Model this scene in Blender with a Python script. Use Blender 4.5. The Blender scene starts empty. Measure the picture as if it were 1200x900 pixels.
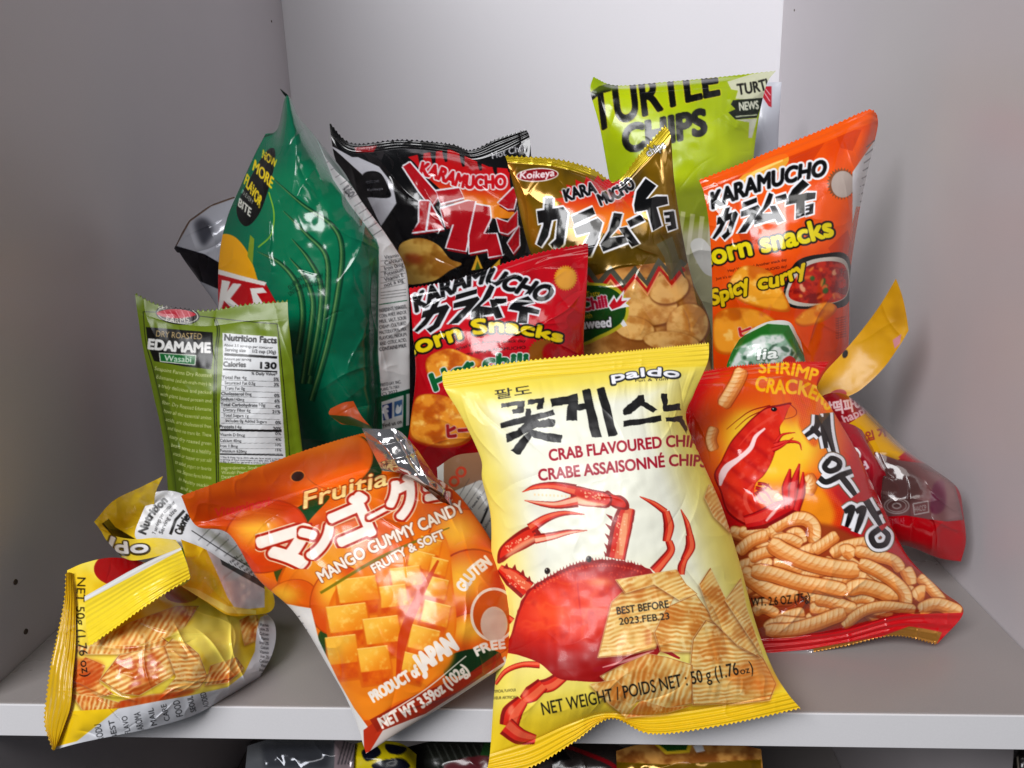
import bpy, math
import numpy as np
from mathutils import Matrix, Vector

# ------------------------------------------------------------------ camera, world, lamps, exposure
SC = bpy.context.scene
COL = SC.collection
FOCAL = 905.0                                   # focal length in photo pixels (photo 1200 x 900)
CAM_PITCH, CAM_YAW, CAM_ROLL = 0.27252628, 0.06377418, -0.03183874
CAM = np.array([0.0405438, -0.47027227, 0.37463582])


def cam_axes(p, y, r):
    cy, sy, cp, sp = math.cos(y), math.sin(y), math.cos(p), math.sin(p)
    fwd = np.array([-sy * cp, cy * cp, -sp])
    right = np.array([cy, sy, 0.0])
    up = np.cross(right, fwd)
    cr, sr = math.cos(r), math.sin(r)
    return cr * right + sr * up, -sr * right + cr * up, fwd


RIGHT, UP, FWD = cam_axes(CAM_PITCH, CAM_YAW, CAM_ROLL)
cd = bpy.data.cameras.new("camera")
cam = bpy.data.objects.new("camera", cd)
COL.objects.link(cam)
cd.sensor_width = 36.0
cd.lens = FOCAL / 1200.0 * 36.0
cd.clip_start = 0.02
cd.clip_end = 100.0
cam.matrix_world = Matrix(((RIGHT[0], UP[0], -FWD[0], CAM[0]), (RIGHT[1], UP[1], -FWD[1], CAM[1]),
                           (RIGHT[2], UP[2], -FWD[2], CAM[2]), (0, 0, 0, 1)))
SC.camera = cam
SC.view_settings.view_transform = 'Standard'
SC.view_settings.look = 'None'
SC.view_settings.exposure = 0.0
SC.view_settings.gamma = 1.0
SC.render.resolution_x, SC.render.resolution_y = 1024, 768

world = bpy.data.worlds.new("World")
SC.world = world
world.use_nodes = True
wn = world.node_tree
wn.nodes['Background'].inputs[0].default_value = (0.86, 0.91, 1.0, 1)
wn.nodes['Background'].inputs[1].default_value = 0.085


def area_lamp(name, loc, target, sx, sy, power, color):
    ld = bpy.data.lights.new(name, 'AREA')
    ld.shape = 'RECTANGLE'
    ld.size, ld.size_y = sx, sy
    ld.energy = power
    ld.color = color
    o = bpy.data.objects.new(name, ld)
    COL.objects.link(o)
    o.location = loc
    o.rotation_euler = (Vector(target) - Vector(loc)).to_track_quat('-Z', 'Y').to_euler()
    return o


# a bright window behind the photographer on the left, and ceiling light of the room in front of the cabinet
area_lamp('window_light', (-1.7, -2.9, 2.9), (0.1, 0.4, 0.25), 2.6, 1.8, 205, (0.985, 0.985, 1.0))
area_lamp('ceiling_light', (0.3, -1.7, 2.4), (0.0, 0.6, 0.4), 1.4, 0.8, 14, (1.0, 0.97, 0.94))


# ------------------------------------------------------------------ small helpers
def ray(px, py):
    px = np.asarray(px, float)[..., None]
    py = np.asarray(py, float)[..., None]
    return FWD + (px - 600.0) / FOCAL * RIGHT - (py - 450.0) / FOCAL * UP


def at(px, py, Y):
    """the point at depth Y (metres behind the shelf's front edge) seen at photo pixel (px, py)"""
    d = ray(px, py)
    t = (np.asarray(Y, float) - CAM[1])[..., None] / d[..., 1:2]
    return CAM + d * t


def lin(c):
    c = np.asarray(c, float)
    return np.where(c <= 0.04045, c / 12.92, ((c + 0.055) / 1.055) ** 2.4)


def rgb(r, g, b):
    return tuple(float(x) for x in lin(np.array([r, g, b]) / 255.0)) + (1.0,)


def cr_eval(P, n_per):
    """Catmull-Rom through P (k, ...) with n_per[i] samples on interval i"""
    P = np.asarray(P, float)
    k = len(P)
    E = np.concatenate([[2 * P[0] - P[1]], P, [2 * P[-1] - P[-2]]])
    out = []
    for i in range(k - 1):
        n = n_per[i]
        t = np.arange(n) / n
        if i == k - 2:
            t = np.append(t, 1.0)
        t = t.reshape((-1,) + (1,) * (P.ndim - 1))
        a, b, c, d = E[i], E[i + 1], E[i + 2], E[i + 3]
        out.append(0.5 * (2 * b + (c - a) * t + (2 * a - 5 * b + 4 * c - d) * t ** 2 + (3 * b - a - 3 * c + d) * t ** 3))
    return np.concatenate(out)


_TAB = {}


def vnoise(X, Y, seed=0):
    if seed not in _TAB:
        _TAB[seed] = np.random.RandomState(seed + 11).rand(64, 64)
    T = _TAB[seed]
    xi, yi = np.floor(X).astype(int), np.floor(Y).astype(int)
    fx, fy = X - xi, Y - yi
    fx, fy = fx * fx * (3 - 2 * fx), fy * fy * (3 - 2 * fy)
    g = lambda a, b: T[b & 63, a & 63]
    return (g(xi, yi) * (1 - fx) + g(xi + 1, yi) * fx) * (1 - fy) + (g(xi, yi + 1) * (1 - fx) + g(xi + 1, yi + 1) * fx) * fy


def fbm(X, Y, seed=0, o=4):
    s, a, t = 0.0, 1.0, 0.0
    for i in range(o):
        s = s + a * vnoise(X * 2 ** i + 7.3 * i, Y * 2 ** i + 3.1 * i, seed + i)
        t += a
        a *= 0.5
    return s / t


def sm(a, b, x):
    t = np.clip((x - a) / (b - a + 1e-12), 0, 1)
    return t * t * (3 - 2 * t)


# ------------------------------------------------------------------ printed artwork: a small polygon painter
_GLY = {}


def glyphs(s):
    if s in _GLY:
        return _GLY[s]
    c = bpy.data.curves.new("lettering", 'FONT')
    c.body = s
    c.resolution_u = 4
    o = bpy.data.objects.new("lettering", c)
    COL.objects.link(o)
    m = bpy.data.meshes.new_from_object(o.evaluated_get(bpy.context.evaluated_depsgraph_get()))
    v = np.array([x.co[:2] for x in m.vertices]).reshape(-1, 2)
    t = np.array([p.vertices[:] for p in m.polygons], int).reshape(-1, 3)
    e1, e2 = v[t[:, 1]] - v[t[:, 0]], v[t[:, 2]] - v[t[:, 0]]
    a = e1[:, 0] * e2[:, 1] - e1[:, 1] * e2[:, 0]
    t = np.where((a < 0)[:, None], t[:, ::-1], t)
    bpy.data.objects.remove(o)
    bpy.data.curves.remove(c)
    bpy.data.meshes.remove(m)
    ed = {}
    for tri in t:
        for i, j in ((0, 1), (1, 2), (2, 0)):
            e = (tri[i], tri[j])
            if (e[1], e[0]) in ed:
                del ed[(e[1], e[0])]
            else:
                ed[e] = 1
    e = np.array(list(ed.keys()), int).reshape(-1, 2)
    A, B = v[e[:, 0]], v[e[:, 1]]
    # cut long edges so that lettering can bend
    seg = []
    for p, q in zip(A, B):
        n = max(1, int(np.hypot(*(q - p)) / 0.25))
        for k in range(n):
            seg.append((p + (q - p) * k / n, p + (q - p) * (k + 1) / n))
    seg = np.array(seg)
    _GLY[s] = seg
    return seg


def spl(pts, closed=False, n=8):
    P = np.asarray(pts, float)
    if closed:
        P = np.concatenate([P[-2:], P, P[:3]])
        Q = cr_eval(P, [n] * (len(P) - 1))
        return Q[2 * n:-2 * n - 1]
    return cr_eval(P, [n] * (len(P) - 1))


class Art:
    """a print in photo-pixel units: bx = x0, y0, x1, y1"""

    def __init__(s, bx, base, S=1.7):
        s.bx, s.S = bx, S
        s.w, s.h = int((bx[2] - bx[0]) * S) + 1, int((bx[3] - bx[1]) * S) + 1
        s.im = np.zeros((s.h, s.w, 4), np.float32)
        s.im[..., :3] = np.array(base) / 255.0
        s.tf = (0.0, 0.0, 1.0)
        yy, xx = np.mgrid[0:s.h, 0:s.w]
        s.X, s.Y = (xx + .5) / S + bx[0], (yy + .5) / S + bx[1]

    def at(s, ox=0, oy=0, k=1.0):               # following coordinates are in an enlarged sheet
        s.tf = (ox, oy, k)
        return s

    def P(s, pts):
        p = np.asarray(pts, float)
        return p / s.tf[2] + np.array(s.tf[:2])

    def L(s):                                   # pixel coordinate arrays in the current sheet
        return (s.X - s.tf[0]) * s.tf[2], (s.Y - s.tf[1]) * s.tf[2]

    def mask_edges(s, A, B):
        S = s.S
        A = (A - np.array(s.bx[:2])) * S
        B = (B - np.array(s.bx[:2])) * S
        lo = np.minimum(A.min(0), B.min(0))
        hi = np.maximum(A.max(0), B.max(0))
        x0, y0 = max(0, int(lo[0]) - 9), max(0, int(lo[1]) - 9)
        x1, y1 = min(s.w, int(hi[0]) + 10), min(s.h, int(hi[1]) + 10)
        if x1 <= x0 or y1 <= y0:
            return None
        W, H = x1 - x0, y1 - y0
        K = 4
        ay, by = (A[:, 1] - y0) * K - .5, (B[:, 1] - y0) * K - .5
        r0, r1 = np.ceil(np.minimum(ay, by)).astype(int), np.ceil(np.maximum(ay, by)).astype(int)
        r0, r1 = np.clip(r0, 0, H * K), np.clip(r1, 0, H * K)
        n = np.maximum(r1 - r0, 0)
        idx = np.repeat(np.arange(len(n)), n)
        if len(idx) == 0:
            return None
        off = np.arange(len(idx)) - np.repeat(np.cumsum(n) - n, n)
        row = r0[idx] + off
        t = (row - ay[idx]) / (by[idx] - ay[idx])
        x = (A[idx, 0] - x0) + t * (B[idx, 0] - A[idx, 0])
        d = np.where(by[idx] > ay[idx], 1.0, -1.0)
        x = np.clip(x, 0, W - 1e-3)
        xi = x.astype(int)
        fr = x - xi
        buf = np.zeros((H * K, W + 2))
        np.add.at(buf, (row, xi), d * (1 - fr))
        np.add.at(buf, (row, xi + 1), d * fr)
        cov = np.clip(np.abs(np.cumsum(buf, 1)), 0, 1)[:, :W].reshape(H, K, W).mean(1)
        return cov, (slice(y0, y1), slice(x0, x1))

    def put(s, m, color, alpha=1.0, metal=None):
        if m is None:
            return
        cov, sl = m
        a = (cov * alpha)[..., None]
        if callable(color):
            x, y = (s.X[sl] - s.tf[0]) * s.tf[2], (s.Y[sl] - s.tf[1]) * s.tf[2]
            c = color(x, y)
        else:
            c = np.array(color)
        c = np.asarray(c, float) / 255.0
        s.im[sl][..., :3] = s.im[sl][..., :3] * (1 - a) + c * a
        if metal is not None:
            s.im[sl][..., 3:] = s.im[sl][..., 3:] * (1 - a) + metal * a

    def mask(s, pts):
        p = s.P(pts)
        return s.mask_edges(p, np.roll(p, -1, 0))

    def fill(s, pts, color, alpha=1.0, smooth=False, blur=0, metal=None):
        if smooth:
            pts = spl(pts, True)
        m = s.mask(pts)
        if m is not None and blur:
            m = (box_blur(m[0], blur * s.S / s.tf[2]), m[1])
        s.put(m, color, alpha, metal)

    def line(s, pts, w, color, alpha=1.0, smooth=True, taper=None, metal=None):
        P = np.asarray(pts, float)
        if smooth and len(P) > 2:
            P = spl(P)
        T = np.gradient(P, axis=0)
        T /= np.linalg.norm(T, axis=1)[:, None] + 1e-9
        N = np.stack([-T[:, 1], T[:, 0]], 1)
        ww = np.interp(np.linspace(0, 1, len(P)), np.linspace(0, 1, len(np.atleast_1d(w))), np.atleast_1d(w)) / 2
        s.fill(np.concatenate([P + N * ww[:, None], (P - N * ww[:, None])[::-1]]), color, alpha, metal=metal)

    def ell(s, x, y, rx, ry, color, alpha=1.0, rot=0, blur=0, metal=None):
        t = np.linspace(0, 2 * np.pi, 40, endpoint=False)
        c, n = math.cos(rot), math.sin(rot)
        u, v = rx * np.cos(t), ry * np.sin(t)
        s.fill(np.stack([x + u * c - v * n, y + u * n + v * c], 1), color, alpha, blur=blur, metal=metal)

    def limb(s, pts, w, dark, mid, light, side=-1):
        """a rounded tapering form in a printed illustration"""
        s.line(pts, w, dark)
        w = np.atleast_1d(w).astype(float)
        P = spl(pts) if len(pts) > 2 else np.asarray(pts, float)
        T = np.gradient(P, axis=0)
        T /= np.linalg.norm(T, axis=1)[:, None] + 1e-9
        N = np.stack([-T[:, 1], T[:, 0]], 1) * side
        ww = np.interp(np.linspace(0, 1, len(P)), np.linspace(0, 1, len(w)), w)[:, None]
        s.line(P + N * ww * .06, w * .74, mid, smooth=False)
        s.line(P + N * ww * .14, w * .40, light, .75, smooth=False)

    def text(s, t, base, h, color, bold=0, outline=(), skew=0.0, h1=None, alpha=1.0, up=None, metal=None):
        """lettering along a baseline (2+ points); h = capital height at start, h1 at the end"""
        seg = glyphs(t)
        if len(seg) == 0:
            return
        cjk = any(ord(c) > 0x2E80 for c in t)
        x = seg[..., 0]
        x0, x1 = x.min(), x.max()
        y = (seg[..., 1] + .07) / .9 if cjk else seg[..., 1] / .70
        u = (x - x0) / (x1 - x0)
        B = np.asarray(base, float)
        if len(B) > 2:
            B = spl(B)
        dl = np.concatenate([[0], np.cumsum(np.hypot(*np.diff(B, axis=0).T))])
        tt = u * dl[-1]
        bx, by = np.interp(tt, dl, B[:, 0]), np.interp(tt, dl, B[:, 1])
        G = np.gradient(B, axis=0)
        G /= np.linalg.norm(G, axis=1)[:, None]
        gx, gy = np.interp(tt, dl, G[:, 0]), np.interp(tt, dl, G[:, 1])
        hh = h + ((h1 if h1 is not None else h) - h) * u
        if up is None:
            ux, uy = gy, -gx
        else:
            l = math.hypot(*up)
            ux, uy = up[0] / l, up[1] / l
        X = bx + ux * y * hh + gx * skew * y * hh
        Y = by + uy * y * hh + gy * skew * y * hh
        p = s.P(np.stack([X, Y], -1))
        m = s.mask_edges(p[:, 0], p[:, 1])
        if m is None:
            return
        k = s.S / s.tf[2]
        if not cjk and h / s.tf[2] > 8:
            bold *= 1.25
        for c, r in outline:
            s.put((dilate(m[0], (r + bold) * k), m[1]), c, alpha)
        s.put((dilate(m[0], bold * k) if bold > 0 else m[0], m[1]), color, alpha, metal)

    def sample(s, px, py):
        x = np.clip((px - s.bx[0]) * s.S - .5, 0, s.w - 1.001)
        y = np.clip((py - s.bx[1]) * s.S - .5, 0, s.h - 1.001)
        xi, yi = x.astype(int), y.astype(int)
        fx, fy = (x - xi)[..., None], (y - yi)[..., None]
        I = s.im
        return (I[yi, xi] * (1 - fx) + I[yi, xi + 1] * fx) * (1 - fy) + (I[yi + 1, xi] * (1 - fx) + I[yi + 1, xi + 1] * fx) * fy


def dilate(m, r):
    R = int(math.ceil(r + .5))
    out = m.copy()
    H, W = m.shape
    for dy in range(-R, R + 1):
        for dx in range(-R, R + 1):
            w = r + .5 - math.hypot(dx, dy)
            if w <= 0 or (dx == 0 and dy == 0):
                continue
            w = min(1, w)
            a = m[max(0, -dy):H - max(0, dy), max(0, -dx):W - max(0, dx)] * w
            o = out[max(0, dy):H + min(0, dy), max(0, dx):W + min(0, dx)]
            np.maximum(o, a, out=o)
    return out


def box_blur(m, r):
    r = max(1, int(r))
    for _ in range(2):
        for ax in (0, 1):
            p = np.pad(m, [(r + 1, r) if i == ax else (0, 0) for i in (0, 1)], mode='edge')
            c = np.cumsum(p, ax)
            n = 2 * r + 1
            m = (c[n:] - c[:-n]) / n if ax == 0 else (c[:, n:] - c[:, :-n]) / n
    return m


def mix(a, b, t):
    t = np.asarray(t)[..., None]
    return np.asarray(a, float) * (1 - t) + np.asarray(b, float) * t


# ------------------------------------------------------------------ materials
def principled(name):
    m = bpy.data.materials.new(name)
    m.use_nodes = True
    return m, m.node_tree, m.node_tree.nodes['Principled BSDF']


_FILM = {}


def film(rough=0.3, coat=0.5, bump=0.12, coat_rough=0.12, key='film'):
    rough, bump = rough * .8, bump * .45
    k = (rough, coat, bump, coat_rough)
    if k in _FILM:
        return _FILM[k]
    m, nt, b = principled('printed_film')
    a = nt.nodes.new('ShaderNodeAttribute')
    a.attribute_name = 'print'
    nt.links.new(a.outputs['Color'], b.inputs['Base Color'])
    nt.links.new(a.outputs['Alpha'], b.inputs['Metallic'])
    n = nt.nodes.new('ShaderNodeTexNoise')
    tc = nt.nodes.new('ShaderNodeTexCoord')
    nt.links.new(tc.outputs['Object'], n.inputs['Vector'])
    n.inputs['Scale'].default_value = 130
    n.inputs['Detail'].default_value = 2
    bp = nt.nodes.new('ShaderNodeBump')
    bp.inputs['Strength'].default_value = bump
    bp.inputs['Distance'].default_value = 0.002
    nt.links.new(n.outputs['Fac'], bp.inputs['Height'])
    nt.links.new(bp.outputs['Normal'], b.inputs['Normal'])
    nt.links.new(bp.outputs['Normal'], b.inputs['Coat Normal'])
    b.inputs['Roughness'].default_value = rough
    b.inputs['Specular IOR Level'].default_value = .42
    b.inputs['Coat Weight'].default_value = coat * .5
    b.inputs['Coat Roughness'].default_value = coat_rough
    _FILM[k] = m
    return m


# ------------------------------------------------------------------ bags
def empty(name, loc, label, cat, group=None):
    o = bpy.data.objects.new(name, None)
    COL.objects.link(o)
    o.location = loc
    o.empty_display_size = 0.02
    o['label'] = label
    o['category'] = cat
    if group:
        o['group'] = group
    return o


def grid_mesh(name, P, C, mat, parent=None, label=None):
    """P (n, m, 3) world points, C (n, m, 4) print colour; one mesh object"""
    n, m = P.shape[:2]
    off = np.array(parent.location) if parent is not None else np.zeros(3)
    me = bpy.data.meshes.new(name)
    V = (P - off).reshape(-1, 3).astype(np.float32)
    i = np.arange((n - 1) * (m - 1))
    r, c = i // (m - 1), i % (m - 1)
    q = np.stack([r * m + c, (r + 1) * m + c, (r + 1) * m + c + 1, r * m + c + 1], 1).astype(np.int32)
    me.vertices.add(len(V))
    me.vertices.foreach_set('co', V.ravel())
    me.loops.add(q.size)
    me.loops.foreach_set('vertex_index', q.ravel())
    me.polygons.add(len(q))
    me.polygons.foreach_set('loop_start', np.arange(len(q), dtype=np.int32) * 4)
    me.update(calc_edges=True)
    me.polygons.foreach_set('use_smooth', np.ones(len(q), bool))
    at_ = me.attributes.new('print', 'FLOAT_COLOR', 'POINT')
    c4 = np.empty((n * m, 4), np.float32)
    c4[:, :3] = (lin(np.clip(C[..., :3], 0, 1)) ** 1.27).reshape(-1, 3)      # inks print a little deeper than drawn
    c4[:, 3] = C[..., 3].ravel()
    at_.data.foreach_set('color', c4.ravel())
    me.materials.append(mat)
    o = bpy.data.objects.new(name, me)
    COL.objects.link(o)
    if parent is not None:
        o.parent = parent
    if label:
        o['label'] = label
    return o


def dense(ctrl, dens):
    G = np.asarray(ctrl, float)
    R, K = G.shape[:2]
    dv = [max(3, int(math.ceil(np.hypot(*(G[i + 1, :, :2] - G[i, :, :2]).T).max() * dens))) for i in range(R - 1)]
    du = [max(3, int(math.ceil(np.hypot(*(G[:, j + 1, :2] - G[:, j, :2]).T).max() * dens))) for j in range(K - 1)]
    D = cr_eval(G, dv)
    D = cr_eval(D.transpose(1, 0, 2), du).transpose(1, 0, 2)
    return D, np.concatenate([[0], np.cumsum(dv)]), np.concatenate([[0], np.cumsum(du)])


def creases(px, py, lst):
    """sum of sharp folds: (x0, y0, x1, y1, height_mm, width_px)"""
    h = np.zeros_like(px)
    for x0, y0, x1, y1, a, w in lst:
        dx, dy = x1 - x0, y1 - y0
        L = math.hypot(dx, dy)
        t = ((px - x0) * dx + (py - y0) * dy) / (L * L)
        d = ((px - x0) * dy - (py - y0) * dx) / L
        d = d + 0.06 * L * np.sin(np.pi * t * 1.3 + x0)          # a fold is never quite straight
        win = sm(-.12, .25, t) * (1 - sm(.75, 1.12, t))
        s = np.abs(d) / w
        h += a * 1e-3 * win * np.where(d > 0, np.exp(-s), np.exp(-s * 2.4))
    return h


def random_creases(rs, bx, n, a, w, ang=None, spread=3.2):
    out = []
    for _ in range(n):
        x, y = rs.uniform(bx[0], bx[2]), rs.uniform(bx[1], bx[3])
        th = rs.uniform(0, math.pi) if ang is None else ang + rs.uniform(-spread, spread)
        L = rs.uniform(18, 70)
        out.append((x - L / 2 * math.cos(th), y - L / 2 * math.sin(th), x + L / 2 * math.cos(th), y + L / 2 * math.sin(th),
                    rs.choice([-1, 1]) * rs.uniform(.3, 1) * a, rs.uniform(.5, 1.3) * w))
    return out


def bag(name, label, cat, ctrl, art, top=1, bottom=1, bulge=.02, back=.015, folds=(), rough=.3, coat=.5, dens=1.2,
        group=None, noise=1.5, nrand=14, ramp=.9, seed=1, back_color=(200, 200, 202), back_metal=0.0, ridges=4,
        ridge_mm=.45, zig=1.3, pucker=1.0, uncurl=None, bpow=.62, crumple=1.3, back_name='back_panel', bump=.12):
    """a filled bag from a net of (photo x, photo y, depth): seal rows at top and bottom, a printed front that swells
    towards the room, a plain back that swells away from it"""
    D, rv, ru = dense(ctrl, dens)
    n, m = D.shape[:2]
    px, py, Y = D[..., 0].copy(), D[..., 1].copy(), D[..., 2].copy()
    i0 = rv[top] if top else 0
    i1 = rv[-1 - bottom] if bottom else n - 1
    u = np.linspace(0, 1, m)[None, :] * np.ones((n, 1))
    vi = np.arange(n)
    v = np.clip((vi - i0) / max(1, i1 - i0), 0, 1)[:, None] * np.ones((1, m))
    prof = (np.sin(np.pi * np.clip(u, 0, 1)) ** bpow) * (np.sin(np.pi * v) ** bpow)
    prof = np.nan_to_num(prof)
    rs = np.random.RandomState(seed)
    bx = (px.min(), py.min(), px.max(), py.max())
    inside = sm(0, .12, np.minimum(np.minimum(u, 1 - u), np.minimum(v, 1 - v)) * 2)
    soft = .25 + .75 * inside
    W = creases(px, py, list(folds))
    W += creases(px, py, random_creases(rs, bx, nrand, ramp, 3.6)) * inside
    # crumpled film: sharp meandering folds, here and there
    wx, wy = px + 18 * (fbm(px / 30, py / 30, seed + 2, 2) - .5), py + 18 * (fbm(px / 30 + 9, py / 30, seed + 3, 2) - .5)
    rid = 1 - np.abs(2 * vnoise(wx / 46 + seed * 1.7, wy / 46 + seed, seed + 4) - 1)
    W += crumple * 1e-3 * rid ** 4 * sm(.40, .75, vnoise(px / 70 + seed, py / 70, seed + 8)) * soft
    rid = 1 - np.abs(2 * vnoise(wx / 21 + seed * .7, wy / 25 + seed, seed + 14) - 1)
    edge = sm(.34, .06, np.minimum(np.minimum(u, 1 - u) * 1.3, np.minimum(v, 1 - v) * 1.6))
    W += crumple * .42e-3 * rid ** 4 * sm(.38, .7, vnoise(px / 44 + seed, py / 44, seed + 18)) * (.25 + .9 * edge)
    W += (fbm(px / 42 + seed * 3.7, py / 42, seed, 3) - .5) * noise * 2e-3 * soft
    # gathers running out of each seal
    L = (bx[2] - bx[0])
    if top:
        W += pucker * 2.6e-3 * (fbm(u * L / 13 + seed, v * 1.2, seed + 5, 2) - .5) * np.exp(-v * 7) * sm(0, .04, v)
    if bottom:
        W += pucker * 2.6e-3 * (fbm(u * L / 13 + 9 + seed, v * 1.2, seed + 6, 2) - .5) * np.exp(-(1 - v) * 7) * sm(0, .04, 1 - v)
    Yf = Y - bulge * prof - W
    # crimped seals
    if top:
        s = np.clip(vi[:i0 + 1] / max(1, i0), 0, 1)[:, None]
        Yf[:i0 + 1] -= ridge_mm * 1e-3 * np.sin(2 * np.pi * ridges * s) * sm(0, .08, s) * (1 - sm(.88, 1, s))
        py[0] += zig * (np.abs((np.arange(m) / (5.5 * dens)) % 1 * 2 - 1) - .5) * 2
    if bottom:
        s = np.clip((vi[i1:] - i1) / max(1, n - 1 - i1), 0, 1)[:, None]
        Yf[i1:] -= ridge_mm * 1e-3 * np.sin(2 * np.pi * ridges * s) * sm(0, .12, s)
        py[-1] += zig * (np.abs((np.arange(m) / (5.5 * dens)) % 1 * 2 - 1) - .5) * 2
    P = at(px, py, Yf)
    C = art.sample(D[..., 0], D[..., 1])
    base = P.reshape(-1, 3)
    root = empty(name, (float(base[:, 0].mean()), float(base[:, 1].mean()), float(base[:, 2].min())), label, cat, group)
    mat = film(rough, coat, bump)
    if top:
        grid_mesh('top_seal', P[:i0 + 1], C[:i0 + 1], mat, root)
    if bottom:
        grid_mesh('bottom_seal', P[i1:], C[i1:], mat, root)
    grid_mesh('front_panel', P[i0:i1 + 1], C[i0:i1 + 1], mat, root)
    # back
    k = max(2, int(6 * dens))
    ri = np.unique(np.concatenate([np.arange(i0, i1 + 1, k), [i1]]))
    ci = np.unique(np.concatenate([np.arange(0, m, k), [m - 1]]))
    g = np.ix_(ri, ci)
    Yb = Y + .0006 + back * prof
    Pb = at(px[g], py[g], Yb[g])
    Cb = np.ones(Pb.shape[:2] + (4,)) * np.array([c / 255 for c in back_color] + [back_metal])
    grid_mesh(back_name, Pb[:, ::-1], Cb, mat, root)
    root['px'] = 0
    del root['px']
    return root


def sheet(name, ctrl, art, parent, dens=1.2, folds=(), noise=.8, nrand=5, ramp=.5, seed=3, rough=.3, coat=.5, ridges=0,
          ridge_mm=.4, ridge_axis=0, zig=(), label=None, mat=None, crisp=False, bump=.12):
    """one creased sheet of film (a flap, a torn strip, a folded seal)"""
    D, rv, ru = dense(ctrl, dens)
    n, m = D.shape[:2]
    px, py, Y = D[..., 0].copy(), D[..., 1].copy(), D[..., 2].copy()
    rs = np.random.RandomState(seed)
    bx = (px.min(), py.min(), px.max(), py.max())
    W = creases(px, py, list(folds)) + creases(px, py, random_creases(rs, bx, nrand, ramp, 4.0))
    W += (fbm(px / 26 + seed, py / 26, seed, 3) - .5) * noise * 2e-3
    if ridges:
        s = np.linspace(0, 1, n)[:, None] if ridge_axis == 0 else np.linspace(0, 1, m)[None, :]
        W = W + ridge_mm * 1e-3 * np.sin(2 * np.pi * ridges * s)
    z = 1.3
    if 'top' in zig:
        py[0] += z * (np.abs((np.arange(m) / (5.5 * dens)) % 1 * 2 - 1) - .5) * 2
    if 'bottom' in zig:
        py[-1] += z * (np.abs((np.arange(m) / (5.5 * dens)) % 1 * 2 - 1) - .5) * 2
    if 'left' in zig:
        px[:, 0] += z * (np.abs((np.arange(n) / (5.5 * dens)) % 1 * 2 - 1) - .5) * 2
    P = at(px, py, Y - W)
    C = art.sample(D[..., 0], D[..., 1])
    return grid_mesh(name, P, C, mat or film(rough, coat, bump), parent, label)


# ------------------------------------------------------------------ the cabinet
def laminate(name, c, rough=.42, var=.05):
    m, nt, b = principled(name)
    tc = nt.nodes.new('ShaderNodeTexCoord')
    n = nt.nodes.new('ShaderNodeTexNoise')
    n.inputs['Scale'].default_value = 900
    n.inputs['Detail'].default_value = 2
    n2 = nt.nodes.new('ShaderNodeTexNoise')
    n2.inputs['Scale'].default_value = 6
    n2.inputs['Detail'].default_value = 5
    ad = nt.nodes.new('ShaderNodeMath')
    ad.operation = 'ADD'
    r = nt.nodes.new('ShaderNodeMapRange')
    r.inputs['From Min'].default_value = .6
    r.inputs['From Max'].default_value = 1.4
    mx = nt.nodes.new('ShaderNodeMix')
    mx.data_type = 'RGBA'
    for q in (n, n2):
        nt.links.new(tc.outputs['Object'], q.inputs['Vector'])
    nt.links.new(n.outputs['Fac'], ad.inputs[0])
    nt.links.new(n2.outputs['Fac'], ad.inputs[1])
    nt.links.new(ad.outputs[0], r.inputs['Value'])
    nt.links.new(r.outputs[0], mx.inputs['Factor'])
    mx.inputs['A'].default_value = tuple(x * (1 - var) for x in c[:3]) + (1,)
    mx.inputs['B'].default_value = tuple(x * (1 + var) for x in c[:3]) + (1,)
    nt.links.new(mx.outputs['Result'], b.inputs['Base Color'])
    r2 = nt.nodes.new('ShaderNodeMapRange')
    r2.inputs['To Min'].default_value = rough - .06
    r2.inputs['To Max'].default_value = rough + .08
    nt.links.new(n2.outputs['Fac'], r2.inputs['Value'])
    nt.links.new(r2.outputs[0], b.inputs['Roughness'])
    bp = nt.nodes.new('ShaderNodeBump')
    bp.inputs['Strength'].default_value = .06
    bp.inputs['Distance'].default_value = .001
    nt.links.new(n.outputs['Fac'], bp.inputs['Height'])
    nt.links.new(bp.outputs['Normal'], b.inputs['Normal'])
    return m


def box_obj(name, lo, hi, mat, parent, bevel=.0008):
    import bmesh
    bm = bmesh.new()
    bmesh.ops.create_cube(bm, size=1)
    lo, hi = np.array(lo), np.array(hi)
    for v_ in bm.verts:
        v_.co = Vector((lo + hi) / 2 + np.array(v_.co) * (hi - lo)) - parent.location
    if bevel:
        bmesh.ops.bevel(bm, geom=bm.edges[:], offset=bevel, segments=2, affect='EDGES', profile=.5)
    me = bpy.data.meshes.new(name)
    bm.to_mesh(me)
    bm.free()
    me.materials.append(mat)
    o = bpy.data.objects.new(name, me)
    COL.objects.link(o)
    o.parent = parent
    return o


WALL = laminate('grey_laminate', (.58, .54, .56), .33, .05)
BACKM = laminate('back_laminate', (.82, .81, .845), .75, .02)
FLOORM = laminate('shelf_laminate', (.28, .253, .245), .28, .06)
EDGEM = laminate('edge_banding', (.72, .71, .73), .42, .03)
HOLEM = principled('dark_hole')[0]
HOLEM.node_tree.nodes['Principled BSDF'].inputs['Base Color'].default_value = (.07, .045, .028, 1)
HW, DEPTH, TH = .40, .8803, .0281
cab = empty('cabinet', (0, .44, -.42), 'open grey cabinet with a white back, its shelf carrying the snack bags', 'cabinet')
box_obj('back_panel', (-HW - .02, DEPTH, -.42), (HW + .02, DEPTH + .012, 1.0), BACKM, cab)
side_l = box_obj('side_panel', (-HW - .02, -.004, -.42), (-HW, DEPTH - .0005, 1.0), WALL, cab)
side_r = box_obj('side_panel', (HW, -.004, -.42), (HW + .02, DEPTH - .0005, 1.0), WALL, cab)
shelf = box_obj('shelf', (-HW + .0006, .0012, -TH), (HW - .0006, DEPTH - .0015, 0), FLOORM, cab, .0004)
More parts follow.
